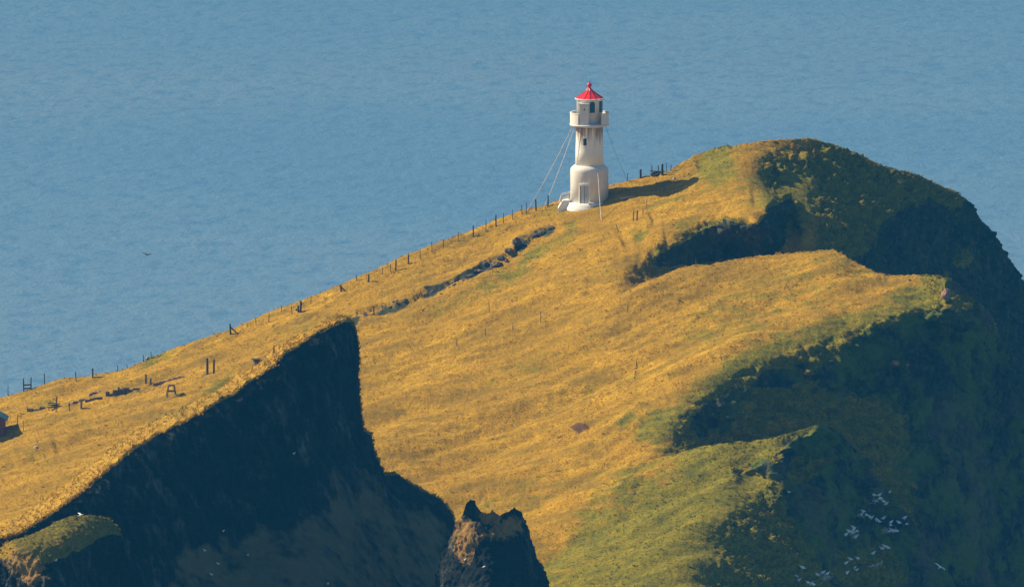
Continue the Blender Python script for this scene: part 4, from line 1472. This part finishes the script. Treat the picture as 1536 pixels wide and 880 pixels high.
def bird_sit(mat):
    bm = bmesh.new()
    body_rings(bm, [(-.27, .11, .02, .012), (-.18, .14, .075, .06), (-.08, .17, .115, .115), (.05, .19, .12, .13), (.14, .24, .085, .095), (.18, .30, .042, .05), (.215, .345, .045, .045), (.25, .345, .03, .03), (.27, .335, .012, .012), (.31, .325, .004, .004)])
    for sy in (-1, 1):
        tube(bm, (.02, sy * .035, .10), (.03, sy * .035, -.02), .010, n=5)
        w1 = [(.08, sy * .085, .22), (-.10, sy * .095, .20), (-.34, sy * .04, .12), (-.12, sy * .10, .13), (.05, sy * .095, .14)]
        f_ = [bm.verts.new(q) for q in w1]
        g_ = [bm.verts.new((q[0], q[1] + sy * .012, q[2])) for q in w1]
        bm.faces.new(f_)
        bm.faces.new(g_[::-1])
        for k in range(5):
            bm.faces.new((f_[k], f_[(k + 1) % 5], g_[(k + 1) % 5], g_[k]))
    me = bpy.data.meshes.new('seabird')
    bmesh.ops.recalc_face_normals(bm, faces=bm.faces)
    bm.to_mesh(me)
    bm.free()
    me.polygons.foreach_set('use_smooth', [True] * len(me.polygons))
    me.materials.append(mat)
    return me


def bird_fly(mat, up=.35):
    bm = bmesh.new()
    body_rings(bm, [(-.30, 0, .05, .006), (-.20, 0, .035, .02), (-.05, 0, .06, .06), (.10, 0, .06, .06), (.19, .02, .04, .04), (.24, .025, .04, .04), (.28, .02, .018, .018), (.33, .012, .004, .004)])
    for sy in (-1, 1):
        span = [(0.0, .05, .02, .11, -.07), (.22, .22, .02 + up * .20, .12, -.06), (.42, .40, .02 + up * .34, .09, -.08), (.64, .62, .02 + up * .36, -.02, -.12)]
        prev = None
        for _, y, z, xf, xb in span:
            row = [bm.verts.new((xf, sy * y, z)), bm.verts.new((xb, sy * y, z)), bm.verts.new((xb, sy * y, z - .012)), bm.verts.new((xf, sy * y, z - .02))]
            if prev:
                for k in range(4):
                    bm.faces.new((prev[k], prev[(k + 1) % 4], row[(k + 1) % 4], row[k]))
            else:
                bm.faces.new(row)
            prev = row
        bm.faces.new(prev[::-1])
    me = bpy.data.meshes.new('seabird')
    bmesh.ops.recalc_face_normals(bm, faces=bm.faces)
    bm.to_mesh(me)
    bm.free()
    me.polygons.foreach_set('use_smooth', [True] * len(me.polygons))
    me.materials.append(mat)
    return me


B_SIT, B_FLY, B_FLYD = bird_sit(M_BIRD), bird_fly(M_BIRD), bird_fly(M_BIRDD, .5)


def bird(px, py, label, group, scale=1.0, me=None, d=None, rot=None):
    loc = hit(px, py) if d is None else Vector(P(px, py, d))
    o = bpy.data.objects.new('seabird', me or B_SIT)
    COL.objects.link(o)
    o.location = loc + (Vector((0, -.12, 0)) if d is None else Vector((0, 0, 0)))
    o.scale = (scale,) * 3
    o.rotation_euler = rot or (0, 0, random.uniform(0, 6.28))
    return tag(o, label, 'bird', group)


CROP = lambda x, y: (1150 + x / 4.89, 700 + y / 4.89)
CL = {'uppermost huddle of white seabirds on the dark right cliff': [(785, 215), (800, 258), (825, 215), (830, 240), (855, 262), (875, 280), (812, 240)],
      'white seabirds strung along the middle ledge of the dark right cliff': [(705, 335), (693, 357), (730, 360), (750, 372), (765, 385), (805, 400), (822, 408), (855, 385)],
      'white seabirds at the right end of the middle cliff ledge': [(910, 415), (905, 435), (905, 478), (925, 480), (955, 478), (968, 418), (1010, 385), (1020, 425)],
      'white seabirds crowded on the pale guano ledge': [(630, 450), (600, 480), (635, 470), (580, 508), (625, 490), (650, 480), (650, 525)],
      'white seabirds on the lower ledge above the bottom edge': [(862, 592), (885, 602), (843, 607), (780, 642), (612, 685), (665, 680), (580, 715), (655, 768), (640, 750), (585, 790)],
      'white seabirds on the lowest ledge at the bottom edge': [(365, 800), (408, 788), (443, 793), (210, 810), (235, 840), (260, 750), (300, 858), (320, 868), (340, 872)]}
for grp, lst in CL.items():
    for q in lst:
        bird(*CROP(*q), 'one of the ' + grp, grp, random.uniform(1.0, 1.3), rot=(0, 0, random.choice((0, 3.14)) + random.uniform(-.6, .6)))
bird(1183, 739, 'single white seabird on the shaded slope left of the huddles', None, .8)
bird(1334, 739, 'single white seabird above the uppermost huddle on the right cliff', None, .7)
for x, y, l_ in [(441, 681, 'white seabird alone on the face of the pointed dark cliff'), (335, 797, 'white seabird at the foot of the pointed dark cliff'), (307, 826, 'white seabird on the shaded scree, leftmost of three'),
                 (327, 846, 'white seabird on the shaded scree, middle of three'), (317, 862, 'white seabird on the shaded scree, lowest of three'), (372, 833, 'white seabird on the shaded scree, right of the three'),
                 (492, 876, 'white seabird on the shaded scree at the bottom edge'), (698, 840, 'white seabird low on the rock pinnacle, left of two'), (726, 851, 'white seabird low on the rock pinnacle, right of two'),
                 (84, 841, 'white seabird on the front face of the small grassy stack')]:
    bird(x, y, l_, None, .62)
bird(121, 772, 'gull with raised wings landing on the small grassy stack', None, .9, B_FLY, 712, (0.0, -.2, .3))
bird(1410, 850, 'white gull flying with raised wings in front of the dark right cliff', None, 1.05, B_FLY, 835, (.5, -.3, .9))
for x, y, l_, me_, sc, dd in [(110, 208, 'white seabird flying over the sea at upper left', B_FLY, .8, 1000), (658, 328, 'white seabird flying over the sea just above the ridge fence', B_FLY, .8, 1000),
                              (1315, 40, 'white seabird flying over the sea at upper right', B_FLY, .7, 1000), (220, 382, 'dark seabird gliding on tilted wings over the sea at left', B_FLYD, .8, 900),
                              (262, 396, 'small dark seabird over the sea, right of the gliding one', B_FLYD, .5, 950), (315, 131, 'faint white seabird over the sea near the top', B_FLY, .5, 1050)]:
    bird(x, y, l_, None, sc, me_, dd, (random.uniform(-.2, .2), .75 if me_ is B_FLYD and sc > .7 else .2, 1.4 if sc < 1 else 1.75))
